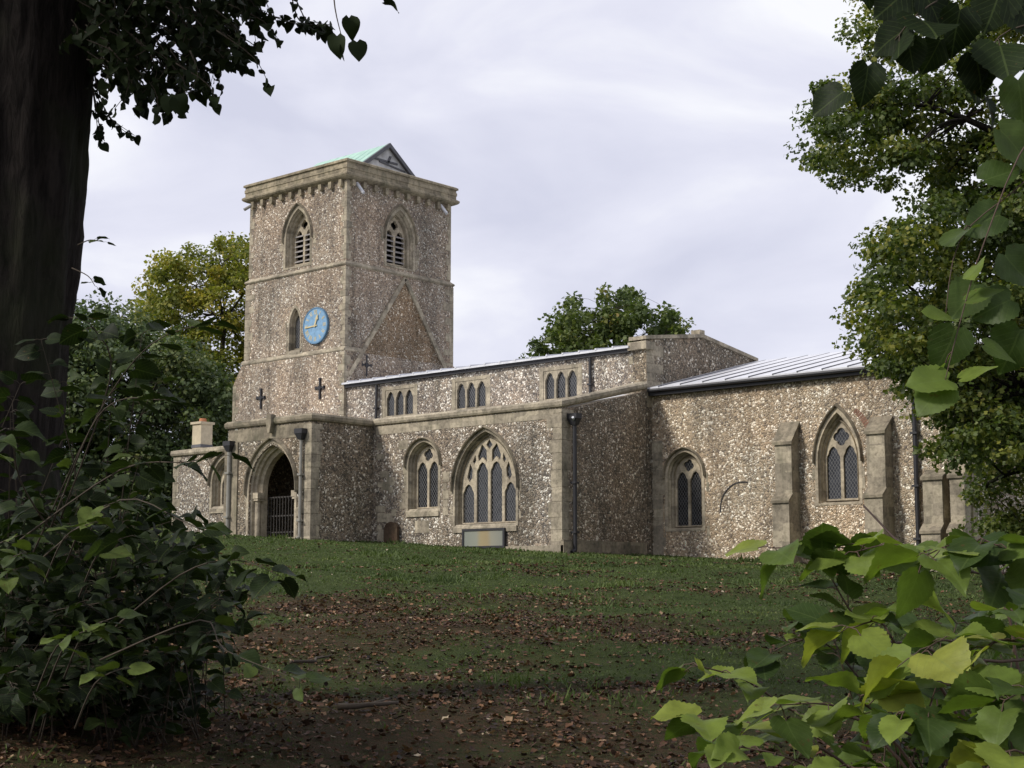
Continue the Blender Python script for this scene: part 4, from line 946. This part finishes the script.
# hanging sprays at the top left
S = Shoots()
PA = [(55, -70), (75, 40), (92, 72), (125, 66), (160, 70), (200, 62), (235, 40), (232, -10), (262, -70)]
for c in sample_poly(PA, 300, 12.0, 1.3):
    e_ = c+np.array([*(RT[:2]*rng.uniform(-.1, .4)), -rng.uniform(.12, .42)]); S.stem([c, (c+e_)/2+RT*.08, e_], .005, .002, 7, .078, .1, 1, .4, .8, .5)
for path, n_ in (([(88, 40), (98, 100), (112, 118), (131, 134)], 16), ([(88, 60), (95, 115), (100, 138)], 8), ([(120, 50), (150, 78), (142, 108)], 14), ([(150, 50), (172, 82), (178, 88), (196, 92)], 12), ([(150, 60), (160, 90), (168, 112)], 7),
                 ([(180, 20), (212, 55), (245, 64)], 14), ([(200, 10), (232, 30), (246, 50)], 14), ([(190, 40), (205, 65), (200, 78)], 9), ([(230, -40), (258, 6), (290, 22), (322, 30)], 20), ([(290, -20), (300, 14), (312, 24), (330, 25)], 11), ([(255, -20), (262, 12)], 6)):
    for rep_ in range(2): S.stem([at(a_+rng.normal()*2, b_+rng.normal()*2, 12+rep_*.3) for a_, b_ in path], .006, .002, n_, .075, .1, 1, .35, .8, .5)
S.stem(px((332, -30, 6.3), (335, 8, 6.2), (342, 38, 6.2)), .004, .0015, 1, .085, .8, 0, .3, .9, .8)
S.leaf(at(349, 18, 6.2), -UP+RT*.2, -FH+RT*.3, .088); S.leaf(at(337, 36, 6.2), -UP-RT*.05, -FH-RT*.2, .095); S.leaf(at(357, 42, 6.2), -UP+RT*.15, -FH+RT*.2, .082); S.leaf(at(384, 2, 6.2), RT-UP*.3, UP+FH*.4, .075)
S.leaf(at(169, 96, 9), -UP+RT*.1, -FH, .115); S.leaf(at(176, 98, 9), -UP+RT*.7, -FH+RT*.3, .11)
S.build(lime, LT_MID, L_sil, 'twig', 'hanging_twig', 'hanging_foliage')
# the rest of the crown, out of view overhead, added to shade the foreground
def canopy(cx_, cy_, cz_, rx, rz, nclump, per, size, parent, wood_pts, r_, mat, minslope=.45):
    C_ = norm(rng.normal(size=(nclump, 3)))*(rng.random((nclump, 1))**.33)*np.array([rx, rx, rz])+np.array([cx_, cy_, cz_])
    d = (C_-CAM)@FH; rad = rng.uniform(.5, 1.1, nclump); ok = (C_[:, 2]-rad > minslope*np.maximum(d, 0)+.9) ; C_ = C_[ok]; rad = rad[ok]
    mb = MB()
    for c in C_[::3]: 
        s_ = np.array(wood_pts[rng.integers(len(wood_pts))]); mb.tube(crook(s_, c, .1, 5, .2), [r_*(1-.8*q/5) for q in range(6)], 5)
    mb.build('limb', M['bark_dark'], parent, True)
    p, dr, nr_ = clump_leaves(C_, rad, per)
    leaves('crown', LT_TINY, p, dr, nr_, size*rng.uniform(.7, 1.2, len(p)), mat, parent)
top_ = PP[-3]
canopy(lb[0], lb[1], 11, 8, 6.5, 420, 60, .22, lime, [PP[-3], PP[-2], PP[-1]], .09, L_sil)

# --- second lime just outside the right edge, its low twigs in view ---------------------
rb = at(1500, 900, 5.5); rb = np.array([rb[0], rb[1], float(ground_z(rb[0], rb[1]))])
limr = empty('lime_tree', tuple(rb)); tag(limr, 'lime tree out to the right whose large dark leaves hang into the top right corner', 'tree')
MB().tube([rb-np.array([0, 0, .2]), rb+np.array([0, 0, 2]), rb+np.array([.2, .1, 5]), rb+np.array([.3, .3, 10])], [.42, .32, .28, .12], 20).build('trunk', M['bark_dark'], limr, True)
canopy(rb[0], rb[1], 8.5, 6.5, 4.5, 260, 60, .22, limr, [rb+np.array([.2, .1, 5]), rb+np.array([.25, .2, 8])], .07, L_sil, .5)  # unseen crown overhead, likewise added for its shade
S = Shoots()
bb = rb+np.array([0, 0, 3.4])
S.stem([bb, *px((1150, -60, 4.3), (1020, -35, 4.1), (930, 5, 4.0), (895, 40, 4.0))], .005, .0015, 3, .13, .8, 0, .2, .8, .6)
S.stem([bb, *px((1180, 60, 4.2), (1090, 20, 4.0), (1010, 30, 4.0), (985, 60, 4.0))], .005, .0015, 2, .12, .8, 0, .2, .8, .6)
V3 = lambda r, u, f_: RT*r+UP*u+FH*f_
for (x_, y_, d_, r1, u1, f1, sz, nn_) in ((905, -8, 4, -.8, -.75, -.1, .135, (.3, .2, -.9)), (843, 92, 4, -.8, -.6, 0, .12, (-.3, .6, -.8)), (868, 66, 4, -.1, -1, 0, .135, (0, .1, -1)), (925, -5, 4, .6, -.9, 0, .14, (0, .2, -1)), (960, 10, 4, -.2, -1, .1, .15, (.2, 0, -1)),
        (905, 30, 4, -.9, -.5, 0, .13, (.2, .3, -.9)), (975, 55, 4, .3, -1, 0, .14, (-.3, 0, -1)), (1000, -10, 4, -.3, -1, 0, .15, (0, .3, -1)), (1015, 0, 4, .5, -.8, 0, .14, (0, .2, -1)), (985, 100, 4, .5, -.9, 0, .1, (.9, 0, -.5)), (940, 40, 4.1, -.4, -.9, 0, .13, (.2, -.2, -1)), (880, -20, 4.1, -.6, -.9, 0, .09, (0, 0, -1)), (868, -12, 4.1, .1, -1, 0, .07, (0, 0, -1))):
    S.leaf(at(x_, y_, d_), V3(r1, u1, f1), V3(*nn_), sz*.82, rng.uniform(0, .35))
S.build(limr, LT_BIG, L_limed, 'twig', 'hanging_twig', 'hanging_foliage')
S = Shoots()   # paler twigs that hang lower down
S.stem([bb, *px((1120, 60, 3.6), (1035, 130, 3.4), (985, 240, 3.4), (958, 330, 3.4), (944, 385, 3.4))], .0028, .001, 2, .1, .6, 0, .3, .4)
S.stem([bb, *px((1130, 80, 3.7), (1060, 150, 3.5), (1015, 190, 3.5), (960, 240, 3.5), (945, 320, 3.5))], .0028, .001, 1, .1, .7, 0, .3, .4)
for (x_, y_, d_, r1, u1, f1, sz, nn_, c_) in ((950, 318, 3.4, -1, .25, -.3, .095, (.1, .9, -.35), .62), (968, 300, 3.4, 1, .35, -.3, .10, (-.2, .9, -.4), .45), (948, 380, 3.4, -1, -.1, -.3, .12, (0, .75, -.6), .6), (945, 385, 3.4, -.8, -.7, -.2, .12, (-.2, .45, -.9), .5), (962, 378, 3.4, 1, .4, -.3, .10, (-.1, .9, -.4), .75),
        (955, 330, 3.5, -.3, -1, .1, .13, (0, .2, -1), .1), (1000, 215, 3.5, -1, -.3, 0, .12, (.1, .5, -.9), .05), (1005, 255, 3.5, .6, -.8, 0, .14, (0, .4, -1), .1), (1000, 130, 3.5, .8, -.7, 0, .15, (0, .5, -.9), .25), (1018, 80, 3.5, .2, -1, 0, .15, (0, .3, -1), .2), (985, 180, 3.5, .9, .3, 0, .12, (0, .8, -.6), .1), (1010, 300, 3.5, -.9, -.4, 0, .12, (.1, .5, -.9), .1), (1020, 330, 3.6, -.4, -1, 0, .14, (.1, .3, -1), .05), (985, 345, 3.5, .9, -.4, 0, .10, (0, .8, -.6), .3), (975, 285, 3.5, -.5, -.8, 0, .12, (0, .4, -.9), .15)):
    S.leaf(at(x_, y_, d_), V3(r1, u1, f1), V3(*nn_), sz*.8, c_*.8)
S.build(limr, LT_BIG, L_lime, 'twig_red', 'hanging_twig', 'hanging_foliage')

# --- lime saplings bottom right -----------------------------------------------------------
sb = at(1060, 1050, 4.2); sb = np.array([sb[0], sb[1], float(ground_z(sb[0], sb[1]))])
sap = empty('lime_sapling', tuple(sb)); tag(sap, 'bright green young lime growth with large heart shaped leaves in the lower right corner', 'shrub')
S = Shoots()
for (path, n_, sz, rb_) in (
    ([(1010, 620, 4.3), (930, 560, 4.1), (850, 548, 4.0), (772, 548, 3.9)], 11, .105, .45),
    ([(1040, 640, 4.2), (960, 570, 4.0), (900, 545, 3.9), (855, 552, 3.8)], 9, .105, .5),
    ([(1060, 640, 4.0), (1010, 570, 3.8), (960, 545, 3.7), (925, 556, 3.6)], 8, .11, .45),
    ([(1100, 640, 3.9), (1060, 570, 3.7), (1020, 555, 3.6), (985, 540, 3.6)], 8, .11, .4),
    ([(960, 700, 4.2), (880, 640, 4.0), (850, 610, 3.9), (822, 560, 3.9)], 8, .105, .25),
    ([(960, 720, 4.0), (900, 650, 3.8), (880, 622, 3.8), (852, 628, 3.7)], 6, .105, .75),
    ([(1040, 720, 3.9), (980, 660, 3.7), (945, 640, 3.6), (920, 655, 3.5)], 7, .115, .7),
    ([(1080, 700, 3.8), (1030, 650, 3.6), (1000, 640, 3.5), (975, 655, 3.5)], 7, .105, .8),
    ([(900, 760, 4.2), (800, 715, 4.1), (745, 680, 4.0), (690, 664, 3.9)], 6, .075, .7),
    ([(880, 800, 4.2), (800, 745, 4.0), (750, 725, 3.9), (702, 718, 3.8)], 8, .085, .6),
    ([(930, 790, 4.0), (870, 725, 3.9), (830, 705, 3.8), (780, 705, 3.7)], 8, .10, .55),
    ([(960, 800, 3.8), (900, 730, 3.7), (860, 700, 3.6), (880, 690, 3.6)], 6, .11, .7),
    ([(1020, 800, 3.6), (970, 740, 3.5), (940, 710, 3.4), (900, 712, 3.4)], 7, .11, .5),
    ([(1080, 800, 3.6), (1030, 740, 3.5), (990, 720, 3.4), (960, 725, 3.4)], 7, .11, .5),
    ([(900, 840, 3.8), (830, 780, 3.7), (780, 755, 3.6), (725, 745, 3.6)], 8, .09, .5),
    ([(1000, 850, 3.6), (940, 790, 3.5), (900, 770, 3.4), (850, 768, 3.4)], 8, .105, .45),
    ([(1100, 850, 3.4), (1050, 780, 3.3), (1015, 750, 3.2), (985, 770, 3.2)], 7, .11, .6),
    ([(1090, 760, 3.4), (1050, 700, 3.3), (1030, 690, 3.3), (1005, 700, 3.3)], 6, .11, .5),
    ([(1090, 700, 3.4), (1060, 630, 3.3), (1040, 610, 3.3), (1010, 612, 3.3)], 6, .10, .5),
    ([(960, 760, 4.5), (880, 700, 4.6), (820, 640, 4.7), (765, 655, 4.7)], 7, .09, .15),
    ([(1000, 740, 4.5), (930, 680, 4.6), (880, 650, 4.7), (810, 620, 4.7)], 9, .10, .1)):
    base_ = sb+RT*rng.uniform(-.5, .4)+FH*rng.uniform(-.3, .3); base_[2] = float(ground_z(base_[0], base_[1]))-.02
    S.stem([base_, *px(*path)], .0055, .0014, n_, sz*1.04, .50, 2, rb_, .33, .2)
for k in range(34):
    x_, y_, d_ = rng.uniform(800, 1090), rng.uniform(600, 800), rng.uniform(4.2, 5.2)
    base_ = sb+RT*rng.uniform(-.7, .5)+FH*rng.uniform(0, .9); base_[2] = float(ground_z(base_[0], base_[1]))-.02
    S.stem([base_, base_*.5+at(x_, y_, d_)*.5+UP*.1, at(x_, y_, d_)], .005, .0014, 9, .10, .4, 2, .12, .5, .3)
S.build(sap, LT_BIG, L_lime, 'twig_red', 'stem', 'foliage')

# --- fallen leaves, grass, sticks ---------------------------------------------------------
def wedge(n, d0, d1, pw=1.0):
    d = d0+(d1-d0)*rng.random(n)**pw; s = rng.uniform(-.36, .36, n)
    return CAM[0]+d*(FH[0]+s*RT[0]), CAM[1]+d*(FH[1]+s*RT[1]), d
x, y, d = wedge(260000, 7.5, 52, .75)
inb = (x < XN+.2) & (y > YA-.1) | (x < px1+.2) & (y > YP-.1) | (y > YC-.2) & (x < XE+.2)
lt = litter(x, y); den = np.clip(lt*.95+.02, 0, 1)*(.35+.65*np.clip(fbm(x*1.1, y*1.1, 40)*2.6-.8, 0, 1))
k = (rng.random(len(x)) < den) & ~inb; x, y, d = x[k], y[k], d[k]
z = ground_z(x, y)+.012; n = len(x)
LTF = (np.array([(0, 0, 0), (.42, .35, .18), (.3, .8, .1), (0, 1, .25), (-.3, .8, .12), (-.42, .35, .2), (0, .5, -.02)]), np.array([(0, 1, 2, 6), (6, 2, 3, 4), (0, 6, 4, 5)]), np.zeros((7, 2)))
dr = norm(np.stack([rng.normal(size=n), rng.normal(size=n), rng.normal(size=n)*.15], 1)); nr_ = norm(np.stack([rng.normal(size=n)*.35, rng.normal(size=n)*.35, np.ones(n)], 1))
L_fall = leafmat('leaf_fallen', [(0, (.022, .013, .010)), (.4, (.075, .040, .024)), (.72, (.15, .072, .038)), (.9, (.22, .12, .06)), (.975, (.30, .20, .12)), (1, (.48, .40, .28))], .7, .05)
fl_ = leaves('fallen_leaves', LTF, np.stack([x, y, z], 1), dr, nr_, (.022+.048*rng.random(n)**2)*np.clip(d/26, 1, 1.25), L_fall, None, rng.random(n)**1.15, smooth=False)
tag(fl_, 'brown fallen leaves spread over the slope', kind='stuff')
x, y, d = wedge(230000, 8, 56, .8)
inb = (x < XN+.05) & (y > YA-.02) | (x < px1+.05) & (y > YP-.02) | (y > YC-.02) & (x < XE+.05)
k = (rng.random(len(x)) > litter(x, y)*.86) & ~inb; x, y, d = x[k], y[k], d[k]
dw = np.minimum.reduce([np.hypot(np.maximum(x-XN, 0), np.maximum(YA-y, 0)), np.hypot(np.maximum(x-px1, 0), np.maximum(YP-y, 0)), np.hypot(np.maximum(x-XE, 0), np.maximum(YC-y, 0))])
n = len(x); h = rng.uniform(.02, .05, n)*(.6+3.2*np.clip(fbm(x*.9, y*.9, 60)*2.8-1.5, 0, 1))*(1+(2.4*fbm(x*2, y*2, 66)+.3)*(dw < .45)); a_ = rng.uniform(0, 2*np.pi, n); wd = .003+.0005*d
bx = np.stack([np.cos(a_), np.sin(a_), np.zeros(n)], 1)*wd[:, None]; p = np.stack([x, y, ground_z(x, y)-.01], 1); ln = np.stack([rng.normal(size=n)*.5, rng.normal(size=n)*.5, np.ones(n)], 1)*h[:, None]
V = np.stack([p-bx, p+bx, p+bx*.35+ln, p-bx*.35+ln], 1).reshape(-1, 3)
L_gr = leafmat('grass_blades', [(0, (.036, .058, .015)), (.5, (.078, .115, .030)), (.85, (.125, .160, .048)), (1, (.20, .20, .09))], .7, .2)
pt = np.clip(fbm(x*.5, y*.5, 71)*2.2-.6, 0, 1); gs = npmesh('grass', V, np.arange(4*n).reshape(-1, 4), L_gr, attrs={'rnd': np.clip(.55*pt+.5*rng.random(n)-.03, 0, 1)}); tag(gs, 'short rough grass on the slope below the church', kind='stuff')
def stick(p0, p1, r_, lab):
    q = []
    for i in range(7):
        t = i/6; c = np.array(p0)*(1-t)+np.array(p1)*t; c[:2] += rng.normal(size=2)*.04; c[2] = float(ground_z(c[0], c[1]))+r_+.01; q.append(c)
    mb = MB(); mb.tube(q, [r_*(1-.6*i/6) for i in range(7)], 7); mb.tube([q[3], q[3]+RT*.15+FH*.25+np.array([0, 0, .03])], [r_*.5, r_*.2], 5)
    o_ = mb.build('fallen_branch', M['twig'], None, True); tag(o_, lab, 'branch')
def gat(px_, py_):
    d_ = FW+RT*(px_-512)/FPX-UP*(py_-384)/FPX; t = 3.0
    while t < 90:
        p_ = CAM+d_*t
        if p_[2] < float(ground_z(p_[0], p_[1])): break
        t += .05
    return p_
stick(gat(290, 666), gat(336, 659), .02, 'thin pale fallen branch lying on the leaf litter right of the left shoots')
stick(gat(335, 713), gat(400, 708), .028, 'thicker dark fallen branch on the leaves nearer the camera')
